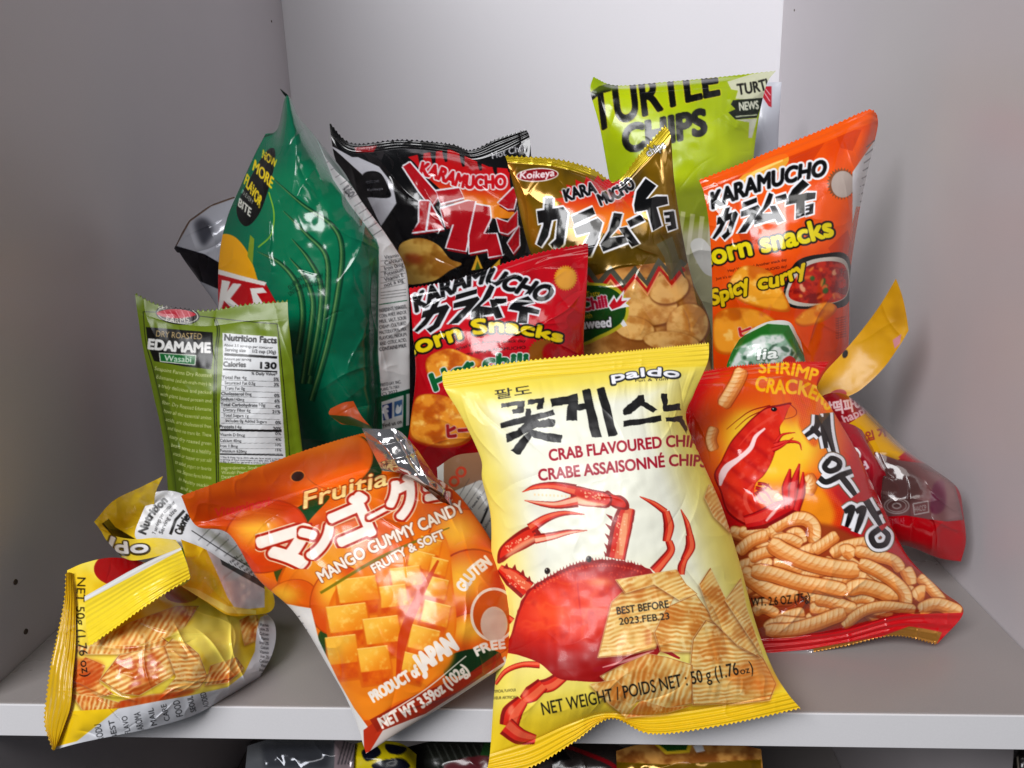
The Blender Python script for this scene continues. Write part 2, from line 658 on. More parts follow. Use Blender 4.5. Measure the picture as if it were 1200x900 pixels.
band = box_obj('edge_strip', (-HW + .0006, -.0008, -TH + .0002), (HW - .0006, .0011, -.0003), EDGEM, shelf, .0005)
band.location = -cab.location
box_obj('lower_shelf', (-HW + .0006, .0, -.42), (HW - .0006, DEPTH - .0015, -.39), FLOORM, cab)


def pin_hole(px, py, r=.0020, side=-1):
    """a drilled hole for a shelf pin: a short dark sleeve with a rim, let into the side panel"""
    import bmesh
    d = ray(px, py)
    t = (side * HW - CAM[0]) / d[0]
    c = CAM + d * t
    bm = bmesh.new()
    n = 20
    rings = [(r * 1.18, .0000), (r * 1.1, .0006), (r, .0005), (r * .96, .0002), (r * .2, .0002)]
    vs = [[bm.verts.new((-side * x, rr * math.cos(a), rr * math.sin(a))) for a in np.linspace(0, 2 * math.pi, n, endpoint=False)] for rr, x in rings]
    for a, b in zip(vs[:-1], vs[1:]):
        for k in range(n):
            bm.faces.new((a[k], a[(k + 1) % n], b[(k + 1) % n], b[k]))
    bm.faces.new(vs[-1])
    me = bpy.data.meshes.new('pin_hole')
    bm.to_mesh(me)
    bm.free()
    me.materials.append(HOLEM)
    o = bpy.data.objects.new('pin_hole', me)
    COL.objects.link(o)
    pr = side_l if side < 0 else side_r
    o.parent = pr
    o.location = Vector(c) - cab.location
    return o


pin_hole(18, 682)
pin_hole(30, 740)
pin_hole(318, 25, .0015)
pin_hole(931, 12, .0013, 1)


# ------------------------------------------------------------------ potato and prawn snacks drawn on the packs
def crisp(A, poly, ang, period=7.0, seed=0, base=(244, 208, 134), dark=(208, 130, 50), light=(254, 238, 188), edge=(176, 104, 44)):
    """a printed ridged square chip: fine ridges across it, toasted patches"""
    k = A.tf[2]

    def col(x, y):
        ca, sa = math.cos(ang), math.sin(ang)
        t = x * ca + y * sa
        s = -x * sa + y * ca
        wob = 22 * (fbm(x / 60, y / 60, seed, 3) - .5)
        amp = sm(.25, .7, fbm(x / 34 + 5, y / 34, seed + 6, 3))
        r = .5 + .5 * np.sin((t + wob) * 2 * np.pi / (period * 1.05))
        tn = sm(.40, .72, fbm(x / 60 + seed, y / 60, seed + 1, 4))
        c = mix(base, dark, tn * .85)
        c = mix(c, light, (r ** 2) * (.25 + .5 * amp) * (1 - tn * .4))
        c = mix(c, dark, (1 - r) ** 2 * (.15 + .4 * amp))
        return mix(c, light, sm(.62, .8, fbm(x / 18, y / 18, seed + 9, 3)) * .5)
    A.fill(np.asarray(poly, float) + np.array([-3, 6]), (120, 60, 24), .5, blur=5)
    A.fill(poly, edge)
    P = np.asarray(poly, float)
    c0 = P.mean(0)
    A.fill(c0 + (P - c0) * .975, col)
    A.line(np.concatenate([P, P[:1]]), 2.4, light, .6, smooth=False)


def spots(A, poly, n, seed, color=(250, 205, 170), r=(1.5, 3.2)):
    rs = np.random.RandomState(seed)
    P = np.asarray(poly, float)
    for _ in range(n):
        w = rs.dirichlet(np.ones(len(P)) * .9)
        x, y = w @ P
        q = rs.uniform(*r)
        A.ell(x, y, q, q, color, .8)


# ------------------------------------------------------------------ crab chips
A = Art((505, 385, 955, 925), (238, 236, 218), 2.0)


def crab_ground(x, y):
    # printed yellow frame fading to a cream middle
    lx = np.interp(y, [400, 490, 560, 680, 800, 900], [518, 540, 564, 577, 582, 570])
    rx = np.interp(y, [400, 430, 488, 600, 700, 800], [832, 829, 806, 850, 878, 915])
    w = (x - lx) / (rx - lx)
    e = np.minimum(w * 1.6, (1 - w) * 1.5)
    yb = y - (-.12 * (x - 690))
    t1 = sm(40, 0, yb - 440)
    t2 = sm(640, 880, yb)
    t = np.clip(np.maximum(np.maximum(sm(.36, .0, e) * .85, t1 * .95), t2 * 1.05), 0, 1)
    c = mix((240, 240, 226), (243, 224, 96), t)
    return mix(c, (238, 206, 40), sm(.75, 1.0, t2) * .8)


A.at().fill([(500, 380), (960, 380), (960, 930), (500, 930)], crab_ground)
A.fill([(500, 380), (960, 380), (832, 429), (755, 432), (679, 439), (600, 447), (516, 457)], (240, 216, 74))
A.fill([(560, 960), (574, 882), (640, 860), (712, 835), (810, 831), (926, 811), (960, 800), (960, 960)], (232, 200, 36))

RD, RM, RL = (158, 24, 20), (222, 58, 34), (246, 142, 100)
A.at(570, 560, 2.647)
# far pair of legs
A.limb([(476, 58), (520, 80), (556, 106)], [3, 16, 20], RD, RM, RL)
A.limb([(556, 104), (566, 150), (558, 198)], [24, 34, 24], RD, RM, RL)
A.limb([(566, 196), (572, 225), (548, 258), (520, 290)], [22, 26, 30, 34], RD, RM, RL)
A.limb([(603, 98), (622, 140), (632, 182)], [3, 16, 20], RD, RM, RL)
A.limb([(630, 178), (632, 215), (612, 256)], [24, 32, 22], RD, RM, RL)
A.limb([(616, 250), (606, 275), (604, 300)], [20, 26, 22], RD, RM, RL)
# big claw at the top: arm, wrist, pincers
A.limb([(436, 92), (420, 150), (400, 250)], [50, 66, 62], RD, RM, (238, 150, 110))
A.line([(432, 110), (424, 170), (418, 240)], [16, 22, 12], (250, 200, 150), .6)
for y_ in (120, 150, 180, 210, 235):
    A.fill([(392 - (y_ - 120) * .18, y_), (370 - (y_ - 120) * .05, y_ - 8), (390 - (y_ - 120) * .18, y_ + 14)], RD)
A.fill([(452, 118), (462, 100), (456, 140)], RD)
spots(A, [(402, 110), (440, 110), (420, 240), (380, 240)], 26, 3)
A.fill([(372, 40), (395, 52), (420, 56), (440, 75), (440, 98), (405, 96), (380, 84), (352, 78)], RD, smooth=True)
A.fill([(380, 52), (415, 62), (432, 80), (425, 92), (385, 82), (368, 70)], RM, smooth=True)
A.fill([(272, 26), (330, 36), (375, 46), (390, 66), (378, 92), (330, 90), (285, 84), (262, 60)], RD, smooth=True)
A.fill([(276, 30), (330, 40), (372, 50), (384, 66), (372, 84), (330, 80), (285, 70), (266, 54)], RM, smooth=True)
A.fill([(276, 58), (320, 72), (360, 80), (372, 86), (330, 88), (280, 80)], (250, 222, 186), .9, smooth=True, blur=3)
spots(A, [(280, 34), (370, 54), (376, 74), (280, 60)], 30, 5)
A.limb([(276, 38), (210, 24), (150, 28), (111, 44)], [36, 24, 16, 2], RD, RM, RL)
A.limb([(282, 72), (220, 84), (170, 80), (118, 70)], [38, 24, 16, 2], RD, (232, 90, 66), (250, 226, 196), side=1)
for x_ in range(150, 270, 12):
    A.ell(x_, 52 + (x_ - 150) * .05, 3, 4, (250, 226, 190))
# second claw
A.fill([(34, 262), (40, 220), (80, 180), (130, 150), (160, 160), (170, 188), (130, 215), (80, 240), (50, 262)], RD, smooth=True)
A.fill([(42, 248), (52, 214), (90, 184), (132, 160), (152, 170), (150, 186), (110, 212), (64, 236)], RM, smooth=True)
A.fill([(60, 240), (100, 205), (150, 182), (164, 188), (120, 214), (70, 244)], (250, 206, 166), .7, smooth=True, blur=3)
spots(A, [(50, 240), (60, 205), (140, 165), (150, 180)], 26, 8)
A.limb([(135, 158), (185, 126), (240, 110), (304, 113)], [34, 26, 16, 2], RD, RM, RL)
A.limb([(150, 190), (205, 180), (255, 168), (313, 163)], [30, 24, 16, 2], RD, (228, 92, 66), (250, 226, 196), side=1)
A.limb([(40, 280), (80, 310), (128, 350)], [24, 58, 62], RD, RM, (238, 140, 100))
spots(A, [(44, 285), (120, 310), (125, 350), (70, 340)], 24, 11)
for x_, y_ in ((60, 272), (85, 276), (110, 292), (130, 312)):
    A.fill([(x_ - 8, y_ + 8), (x_ + 4, y_ - 8), (x_ + 10, y_ + 12)], RD)
# left walking legs
A.limb([(22, 330), (30, 380), (50, 420), (80, 445)], [4, 14, 20, 22], RD, RM, RL)
A.limb([(20, 440), (34, 480), (60, 505)], [6, 16, 20], RD, RM, RL)
A.limb([(28, 640), (60, 600), (110, 580), (165, 580)], [10, 16, 18, 22], RD, RM, RL)
# swimming leg
A.limb([(238, 612), (200, 640), (160, 650)], [40, 46, 40], RD, RM, RL)
A.limb([(175, 640), (140, 670), (112, 690)], [44, 54, 30], RD, RM, RL)
A.limb([(112, 690), (80, 730), (70, 770)], [40, 66, 60], RD, RM, (240, 130, 96))
A.limb([(60, 770), (100, 800), (152, 812)], [60, 54, 30], RD, (222, 60, 44), (244, 130, 96))
A.ell(120, 668, 9, 14, (246, 150, 120), .7, .6, 3)
A.ell(76, 720, 9, 16, (246, 160, 130), .7, .3, 3)
# shell
rim = [(45, 535), (75, 490), (95, 420), (130, 350), (190, 310), (260, 275), (320, 258), (390, 256), (450, 266), (505, 286),
       (540, 330), (560, 420), (550, 520), (480, 590), (380, 630), (280, 630), (220, 620), (165, 575), (100, 550)]
R_ = spl(rim, True, 10)
N_ = len(R_)
jag = R_ + (R_ - R_.mean(0)) * (.018 * (np.abs((np.arange(N_) / 5.0) % 1 * 2 - 1)))[:, None] * (R_[:, 1:2] < 420)
A.fill(jag, (170, 20, 22))


def shell(x, y):
    d1 = np.hypot((x - 250) / 190, (y - 410) / 120)
    c = mix((242, 84, 44), (200, 30, 20), sm(.3, 1.35, d1))
    v1 = np.abs(fbm(x / 90, y / 70, 21, 3) - .5)
    c = mix(c, (250, 120, 66), sm(.06, .0, v1) * .42 * sm(1.3, .4, d1))
    h = np.hypot((x - 355) / 60, (y - 322) / 22)
    c = mix(c, (252, 158, 88), sm(1.2, 0, h) * .8)
    h = np.hypot((x - 215) / 90, (y - 420) / 30)
    c = mix(c, (250, 120, 70), sm(1.2, 0, h) * .55)
    c = mix(c, (176, 16, 18), sm(.5, 1, fbm(x / 30, y / 30, 4, 3)) * .4)
    c = mix(c, (150, 12, 18), sm(.8, 1.5, d1) * .5)
    c = mix(c, (250, 130, 80), sm(.66, .8, fbm(x / 7, y / 7, 44, 2)) * .35 * sm(420, 300, y))
    c = mix(c, (200, 20, 26), sm(5, 0, np.abs(x - 285 - (y - 350) * .1)) * sm(300, 340, y) * sm(480, 380, y) * .5)
    return c


c0 = R_.mean(0)
A.fill(c0 + (R_ - c0) * .965, shell)
rs_ = np.random.RandomState(5)
for x_ in np.linspace(150, 480, 34):
    y_ = np.interp(x_, [130, 190, 260, 320, 390, 450, 505], [352, 312, 277, 260, 258, 268, 288])
    A.fill([(x_ - 4, y_ + 6), (x_ - 1, y_ - 13), (x_ + 5, y_ + 6)], RD)
    A.ell(x_, y_ + 14, 3, 3, (248, 150, 110), .5)
for x_, y_ in ((189, 289), (318, 252)):
    A.ell(x_, y_, 9, 10, (60, 30, 26))
    A.ell(x_ - 2, y_ - 2, 5, 5, (20, 16, 16))
    A.ell(x_ - 3, y_ - 4, 1.8, 1.8, (230, 220, 210))
A.line([(330, 596), (420, 575), (520, 528), (600, 560)], [14, 26, 22, 6], (176, 24, 40))
A.line([(360, 588), (430, 568), (520, 536)], [3, 9, 4], (250, 200, 190), .8)
# ridged chips
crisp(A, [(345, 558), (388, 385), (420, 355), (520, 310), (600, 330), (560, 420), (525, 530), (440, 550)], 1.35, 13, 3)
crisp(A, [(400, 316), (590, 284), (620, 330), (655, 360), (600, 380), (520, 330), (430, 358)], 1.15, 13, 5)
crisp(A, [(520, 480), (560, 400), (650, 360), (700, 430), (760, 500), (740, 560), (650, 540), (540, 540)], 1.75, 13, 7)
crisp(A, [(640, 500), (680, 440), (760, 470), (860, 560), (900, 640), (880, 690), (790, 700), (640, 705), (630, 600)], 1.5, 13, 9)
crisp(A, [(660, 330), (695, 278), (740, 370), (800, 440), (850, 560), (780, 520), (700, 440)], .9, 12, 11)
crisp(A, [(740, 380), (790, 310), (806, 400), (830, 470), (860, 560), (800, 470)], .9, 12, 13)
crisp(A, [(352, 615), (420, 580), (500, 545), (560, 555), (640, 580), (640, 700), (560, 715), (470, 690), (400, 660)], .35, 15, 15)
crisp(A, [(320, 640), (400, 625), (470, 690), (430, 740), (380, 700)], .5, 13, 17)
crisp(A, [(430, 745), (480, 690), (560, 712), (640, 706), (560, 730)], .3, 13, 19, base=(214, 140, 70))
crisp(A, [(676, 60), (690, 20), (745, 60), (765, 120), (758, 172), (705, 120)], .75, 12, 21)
A.fill([(745, 615), (840, 560), (900, 620), (905, 655), (820, 660)], (222, 130, 50), .55, smooth=True, blur=8)
A.text('BEST BEFORE', [(406, 424), (566, 402)], 23, (30, 28, 30), bold=1.0)
A.text('2023.FEB.23', [(413, 456), (568, 438)], 21, (30, 28, 30), bold=1.1)
A.text('NET WEIGHT / POIDS NET : 50 g (1.76', [(176, 736), (420, 686), (640, 640), (784, 610)], 40, (28, 26, 24), bold=.9)
A.text('oz', [(789, 610), (818, 604)], 22, (28, 26, 24), bold=.5)
A.text(')', [(820, 604), (829, 602)], 36, (28, 26, 24), bold=.6)
A.text('ARTIFICIAL FLAVOUR', [(14, 668), (92, 662)], 9, (60, 50, 30), bold=.3)
A.text('SAVEUR ARTIFICIAL', [(14, 688), (96, 684)], 9, (60, 50, 30), bold=.3)
# lettering at the top
A.at(510, 390, 3.53)
BK = (24, 22, 24)
A.text('팔도', [(250, 276), (400, 254)], 40, BK, bold=1.2)
# brush-like hangul strokes
for pl in ([(272, 292), (372, 280), (366, 330), (322, 336), (318, 318), (338, 312), (340, 300), (274, 312)],
           [(380, 280), (452, 268), (446, 312), (420, 318), (424, 290), (384, 298)],
           [(268, 372), (372, 344), (376, 316), (396, 314), (396, 342), (490, 318), (494, 340), (270, 398)],
           [(372, 372), (420, 352), (430, 368), (470, 356), (498, 362), (496, 386), (420, 392), (330, 440), (298, 454), (292, 420), (340, 402)],
           [(360, 430), (400, 402), (440, 412), (526, 422), (520, 454), (450, 446), (400, 428), (350, 506), (312, 488)],
           [(476, 274), (592, 252), (586, 362), (542, 362), (548, 292), (482, 308)],
           [(588, 296), (640, 286), (640, 312), (588, 322)],
           [(606, 236), (640, 232), (688, 430), (648, 434)],
           [(666, 230), (702, 224), (754, 422), (718, 430)],
           [(774, 322), (812, 286), (840, 262), (862, 258), (868, 284), (920, 318), (902, 332), (850, 300), (810, 334), (784, 340)],
           [(776, 366), (932, 342), (936, 366), (780, 390)],
           [(934, 252), (958, 250), (960, 300), (1010, 290), (1016, 320), (944, 326)],
           [(952, 350), (1020, 344), (1046, 400), (1040, 418), (1010, 370), (956, 366)]):
    P_ = np.array(pl, float)
    q = []
    for a_, b_ in zip(P_, np.roll(P_, -1, 0)):
        for k_ in np.arange(0, 1, .2):
            q.append(a_ + (b_ - a_) * k_)
    q = np.array(q)
    q += (np.stack([fbm(q[:, 0] / 9, q[:, 1] / 9, 31, 2), fbm(q[:, 0] / 9 + 40, q[:, 1] / 9, 32, 2)], 1) - .5) * 9
    A.fill(q, BK)
DR = (178, 16, 52)
A.text('CRAB FLAVOURED CHIPS', [(474, 530), (760, 494), (1010, 470), (1100, 486)], 47, DR, bold=2.0)
A.text('CRABE ASSAISONNÉ CHIPS', [(430, 612), (720, 580), (1000, 550), (1118, 556)], 47, DR, bold=2.0)
A.text('paldo', [(730, 202), (880, 180), (1010, 186)], 34, (26, 30, 44), bold=7)
A.text('paldo', [(732, 199), (880, 178), (1008, 184)], 34, (246, 246, 250), bold=3)
A.text('Fun & Yum', [(828, 203), (962, 196)], 12, (60, 50, 40), bold=.9)

crab = [
    [(518, 436, .105), (570, 429, .105), (622, 422, .105), (677, 417, .105), (730, 412, .107), (780, 407, .11), (831, 402, .112)],
    [(521, 455, .095), (572, 448, .093), (624, 441, .092), (679, 437, .092), (731, 432, .094), (781, 428, .098), (829, 425, .104)],
    [(540, 487, .086), (585, 480, .082), (632, 474, .08), (682, 469, .08), (732, 464, .082), (778, 460, .086), (813, 462, .094)],
    [(563, 536, .074), (604, 528, .068), (650, 522, .064), (695, 517, .064), (740, 510, .066), (778, 503, .072), (804, 492, .084)],
    [(565, 562, .066), (608, 560, .058), (655, 556, .054), (702, 552, .054), (748, 548, .056), (790, 546, .062), (824, 543, .074)],
    [(575, 606, .054), (616, 610, .046), (664, 608, .042), (712, 604, .042), (760, 600, .044), (806, 598, .05), (846, 594, .062)],
    [(576, 670, .036), (620, 674, .028), (670, 672, .024), (720, 668, .024), (770, 664, .028), (822, 660, .034), (866, 656, .046)],
    [(583, 750, .012), (626, 748, .004), (676, 744, .0), (726, 740, .002), (780, 736, .006), (834, 730, .014), (885, 728, .026)],
    [(578, 825, -.012), (626, 806, -.018), (678, 794, -.02), (730, 790, -.018), (786, 786, -.014), (846, 780, -.006), (905, 782, .004)],
    [(574, 884, -.026), (622, 868, -.028), (668, 848, -.03), (708, 836, -.028), (764, 838, -.026), (840, 828, -.02), (922, 811, -.012)],
    [(569, 908, -.034), (622, 899, -.036), (672, 870, -.036), (716, 842, -.03), (764, 860, -.034), (846, 850, -.028), (938, 830, -.018)]]
bag('chip_bag', 'big pale yellow crab chip bag, frontmost, its crimped end over the shelf edge', 'snack bag', crab, A,
    bulge=.03, back=.004, dens=1.3, seed=4, noise=2.0, nrand=12, ramp=.6, rough=.55, coat=.22, crumple=1.1, ridges=4,
    folds=[(575, 590, 640, 548, -1.4, 7), (540, 470, 585, 545, 1.2, 5), (560, 470, 600, 520, -1.0, 6), (565, 560, 590, 600, 1.2, 5),
           (800, 470, 770, 520, 1.2, 6), (790, 440, 812, 500, -1.0, 5), (785, 520, 830, 560, 1.0, 5), (700, 470, 735, 520, .6, 6),
           (640, 470, 655, 500, .5, 4), (700, 790, 800, 750, 1.4, 7), (680, 840, 740, 790, 1.2, 6), (740, 830, 800, 800, -1.0, 5),
           (800, 650, 850, 760, -1.2, 8), (590, 850, 640, 810, 1.0, 6), (600, 700, 590, 800, .8, 6), (760, 690, 840, 700, .8, 7),
           (850, 690, 900, 780, 1.2, 6), (610, 500, 640, 540, .6, 5), (720, 440, 722, 480, .6, 4), (820, 560, 800, 640, .7, 7)],
    group='snack bags piled on the shelf')


# ------------------------------------------------------------------ shrimp crackers
A = Art((780, 415, 1145, 785), (206, 24, 30), 2.0)


def red_ground(x, y):
    c = mix((214, 22, 30), (190, 14, 26), fbm(x / 60, y / 60, 3, 3))
    # warm glow round the shrimp
    d = np.hypot((x - 905) / 95, (y - 515) / 90)
    c = mix(c, (240, 120, 20), sm(1.12, .78, d))
    c = mix(c, (246, 206, 66), sm(.80, .42, d))
    return c


A.at().fill([(770, 410), (1150, 410), (1150, 790), (770, 790)], red_ground)
A.at(800, 420, 4.09)
A.fill([(180, 60), (640, 40), (560, 300), (300, 240), (160, 300), (60, 420)], (226, 88, 20), .75, smooth=True, blur=30)


def mesh_dots(x, y):
    g = (np.sin((x + y * .6) * .45) * np.sin((y - x * .5) * .45)) > .1
    return mix((226, 70, 20), (246, 140, 30), g * .7)


A.fill([(500, 150), (680, 200), (640, 420), (560, 330), (560, 250)], mesh_dots, .7, smooth=True, blur=8)
A.fill([(580, 560), (680, 600), (800, 760), (700, 820), (560, 760)], mesh_dots, .8, smooth=True, blur=8)
A.fill([(560, 640), (650, 600), (730, 740), (680, 830), (560, 750)], (244, 176, 40), .8, smooth=True, blur=14)


def stick(pts, w, seed=0, period=None, pale=0.0, dark=(212, 128, 62)):
    """a printed ribbed prawn stick"""
    P = spl(pts) if len(pts) > 2 else np.linspace(pts[0], pts[1], 10)
    P = np.asarray(P, float)
    T = np.gradient(P, axis=0)
    T /= np.linalg.norm(T, axis=1)[:, None] + 1e-9
    N = np.stack([-T[:, 1], T[:, 0]], 1)
    if N[len(N) // 2, 1] > 0:
        N = -N
    f = np.linspace(0, 1, len(P))
    ww = w * .5 * np.clip(np.minimum(f, 1 - f) * 7 + .45, 0, 1) ** .5
    W = ww[:, None]
    s0 = np.concatenate([P + N * W * 1.08, (P - N * W * 1.08)[::-1]])
    A.fill(s0, (128, 50, 18), .85, blur=2)
    A.fill(np.concatenate([P + N * W, (P - N * W)[::-1]]), dark)
    A.fill(np.concatenate([P + N * W * .97, (P - N * W * .62)[::-1]]), (236, 166, 98), blur=2)
    A.fill(np.concatenate([P + N * W * .86, (P + N * W * .05)[::-1]]), (250, 212, 158), .9, blur=4)
    L = np.concatenate([[0], np.cumsum(np.hypot(*np.diff(P, axis=0).T))])
    per = period or w * .40
    rs = np.random.RandomState(seed)
    for d in np.arange(per * .7, L[-1] - per * .4, per):
        x, y = np.interp(d, L, P[:, 0]), np.interp(d, L, P[:, 1])
        k = np.searchsorted(L, d) % len(P)
        n, t, r = N[k], T[k], ww[k]
        j = rs.uniform(-.1, .1) * per
        a, b = np.array([x, y]) + n * r * .92 + t * (per * .62 + j), np.array([x, y]) - n * r * .85 - t * (per * .6 - j)
        m_ = (a + b) / 2 + t * per * .12
        g = rs.uniform(.55, 1.1)
        A.line([a, m_, b], [2, w * .10, 3], (204, 120, 54), .36 * g)
        A.line([a - t * per * .34, m_ - t * per * .34, b - t * per * .34 + n * r * .7], [3, w * .15, 1], (255, 228, 188), (.46 + pale * .4) * g)


A.at(860, 580, 4.286)
A.fill([(0, 180), (200, 150), (480, 150), (700, 260), (1000, 420), (1180, 600), (700, 640), (400, 690), (150, 720), (60, 600), (0, 400)],
       (168, 80, 36), .95, smooth=True, blur=10)
RS = np.random.RandomState(12)
UNDER = []
for k in range(46):
    x, y = RS.uniform(40, 1080), RS.uniform(190, 660)
    if y > 60 + x * .42 - 60 or x < 560:
        an, l = RS.uniform(-.5, .8), RS.uniform(70, 130)
        UNDER.append([(x - l * math.cos(an), y - l * math.sin(an)), (x, y + RS.uniform(-14, 14)), (x + l * math.cos(an), y + l * math.sin(an))])
# stick at the top left of the pack
A.at(800, 420, 4.09)
stick([(286, 50), (262, 110), (228, 170), (190, 230)], 66, 3)
stick([(150, 330), (135, 390), (150, 440)], 50, 4)
stick([(600, 560), (620, 600), (600, 650)], 50, 5, pale=.3)
stick([(440, 660), (490, 690), (520, 720)], 46, 5)
A.at(860, 580, 4.286)
for q in UNDER:
    if max(p[1] - (700 - max(0, p[0] - 400) * .16) for p in q) < 0 and min(p[1] - (150 + max(0, p[0] - 450) * .55) for p in q) > 0:
        stick(q, 70, int(q[0][0]) % 1000, dark=(176, 92, 44))
for a in ([[(30, 180), (100, 200), (180, 190)], 60], [[(20, 290), (90, 230), (170, 200)], 66], [[(80, 320), (150, 290), (210, 280)], 60],
          [[(40, 380), (100, 430), (200, 490), (320, 500)], 90], [[(200, 340), (270, 350), (340, 380)], 60],
          [[(340, 400), (380, 400), (430, 400)], 40], [[(270, 210), (320, 190), (350, 240)], 60],
          [[(200, 170), (260, 130), (350, 120), (400, 160), (400, 240)], 74, .7], [[(200, 230), (270, 220), (340, 250)], 60],
          [[(400, 280), (450, 250), (520, 200)], 66, .7], [[(490, 300), (560, 260), (680, 240), (760, 260)], 66],
          [[(540, 290), (570, 280), (600, 310)], 70], [[(860, 370), (880, 410), (890, 450)], 74, .6],
          [[(930, 410), (990, 470), (1050, 540)], 60], [[(910, 520), (940, 490), (960, 490)], 80],
          [[(610, 280), (690, 300), (800, 330), (840, 380)], 66], [[(590, 530), (650, 520), (700, 540)], 50],
          [[(410, 520), (480, 530), (550, 560), (610, 580)], 76], [[(570, 480), (640, 460), (730, 480), (800, 510)], 84],
          [[(90, 380), (200, 400), (330, 440), (500, 470), (560, 490)], 84], [[(180, 240), (260, 290), (380, 340), (520, 370), (630, 380)], 92],
          [[(630, 340), (720, 380), (810, 440), (860, 500), (860, 570)], 70, .8], [[(550, 660), (640, 590), (740, 560), (860, 570), (910, 580)], 58],
          [[(160, 680), (280, 680), (400, 650), (480, 620), (560, 590)], 78], [[(930, 580), (1020, 550), (1140, 590)], 74, .5],
          [[(100, 590), (150, 570), (220, 600)], 60]):
    stick(a[0], a[1] * .94, int(a[0][0][0]), pale=a[2] if len(a) > 2 else 0)
# shrimp
A.at(800, 420, 4.09)
SD, SM, SL = (150, 12, 22), (206, 30, 34), (236, 92, 74)
A.line([(420, 225), (330, 250), (270, 290), (210, 340)], [5, 4, 2], SD)
A.line([(420, 235), (320, 280), (250, 340)], [5, 4, 2], SD)
A.line([(510, 215), (545, 250), (530, 280), (440, 300)], [3, 3, 2], SD)
body = [(520, 212), (505, 245), (488, 290), (466, 330), (470, 380), (450, 430), (425, 500), (390, 560), (350, 600), (345, 660), (385, 735),
        (420, 770), (400, 815), (300, 800), (215, 740), (180, 640), (150, 560), (185, 490), (230, 400), (290, 330), (340, 280), (400, 235), (460, 222)]
A.fill(body, SD, smooth=True)


def shr(x, y):
    c = mix((206, 36, 30), (234, 80, 50), fbm(x / 60, y / 60, 8, 3))
    s = .5 + .5 * np.sin((y - x * .75) / 15.0)
    c = mix(c, (160, 14, 28), (1 - s) ** 4 * .35 * sm(280, 420, y))
    return mix(c, (236, 110, 90), sm(.55, .8, fbm(x / 35, y / 35, 9, 3)) * .5)


Bp = spl(body, True)
A.fill(Bp.mean(0) + (Bp - Bp.mean(0)) * .965, shr)
A.line([(395, 335), (350, 375), (325, 430), (270, 480), (215, 520), (190, 560), (180, 610)], [8, 18, 22, 22, 34, 34, 10], (250, 232, 232), .92)
A.line([(455, 265), (400, 300), (330, 350), (270, 420)], [6, 14, 10, 3], (236, 96, 80), .6)
A.line([(340, 600), (300, 660), (320, 730), (390, 780)], [10, 20, 18, 6], (240, 130, 110), .5)
A.limb([(440, 420), (500, 400), (556, 405), (570, 440)], [30, 18, 10, 3], SD, SM, SL)
A.limb([(450, 400), (480, 365), (540, 355)], [20, 12, 3], SD, SM, SL)
A.limb([(430, 440), (475, 420), (530, 380)], [24, 14, 4], SD, SM, SL)
for q in ([(360, 600), (400, 605), (432, 632)], [(360, 630), (400, 645), (430, 690)], [(350, 640), (380, 680), (400, 690)], [(350, 620), (390, 625), (414, 600)]):
    A.line(q, [18, 12, 3], SD)
    A.line(q, [8, 5, 1], SM)
A.limb([(300, 790), (380, 770), (460, 730), (530, 700)], [70, 90, 90, 70], SD, SM, SL)
for q, w in (([(510, 720), (500, 620), (515, 530)], [46, 52, 10]), ([(530, 720), (535, 610), (560, 505)], [46, 50, 8]), ([(545, 730), (570, 640), (578, 545)], [36, 40, 8])):
    A.limb(q, w, SD, (200, 22, 34), (234, 80, 70))
A.line([(400, 780), (430, 745), (470, 700)], [8, 16, 6], (250, 220, 215), .8)
A.ell(438, 244, 15, 11, (120, 20, 20))
A.ell(438, 244, 12, 9, (20, 14, 16))
A.ell(434, 241, 3, 2.5, (235, 235, 235))
# lettering
YL = (250, 196, 20)
A.text('SHRIMP', [(366, 68), (500, 76), (640, 110)], 58, YL, bold=3.2)
A.text('CRACKERS', [(345, 148), (440, 168), (560, 172), (660, 214), (690, 250)], 70, YL, bold=3.4, h1=62)


def brush(strokes):
    for P_, w in strokes:
        A.line(P_, np.array(w) + 46, (120, 100, 70), smooth=True)
    for P_, w in strokes:
        A.line(P_, np.array(w) + 36, (244, 244, 248), smooth=True)
    for P_, w in strokes:
        A.line(P_, np.array(w) + 6, (18, 16, 18), smooth=True)


brush([([(650, 272), (640, 330), (588, 372)], [26, 22, 14]), ([(615, 330), (640, 350), (660, 372)], [14, 20, 16]),
       ([(672, 280), (676, 350), (688, 430)], [24, 22, 14]), ([(690, 262), (700, 360), (728, 462)], [26, 24, 12]), ([(676, 350), (704, 356)], [16, 16])])
brush([([(700, 488), (680, 520), (705, 540), (745, 525), (750, 495), (715, 478), (694, 496)], [22, 20, 20, 22, 20, 18, 16]),
       ([(655, 572), (690, 592), (760, 560), (812, 540)], [20, 22, 24, 18]), ([(760, 566), (795, 610), (828, 655)], [22, 24, 16])])
brush([([(775, 735), (812, 716), (800, 765), (785, 808)], [20, 26, 22, 14]), ([(830, 735), (866, 720), (850, 780), (830, 835)], [20, 26, 24, 14]),
       ([(880, 680), (915, 740), (950, 800)], [28, 26, 16]), ([(920, 750), (950, 735)], [18, 14]),
       ([(945, 815), (905, 850), (925, 895), (970, 890), (985, 850), (960, 822)], [24, 24, 22, 22, 20, 18])])
A.at(860, 580, 4.286)
A.text('WT. 2.6 OZ (75g)', [(88, 558), (240, 550), (384, 530)], 42, (26, 20, 18), bold=1.6)
A.text('NET', [(20, 560), (76, 559)], 40, (26, 20, 18), bold=1.6)
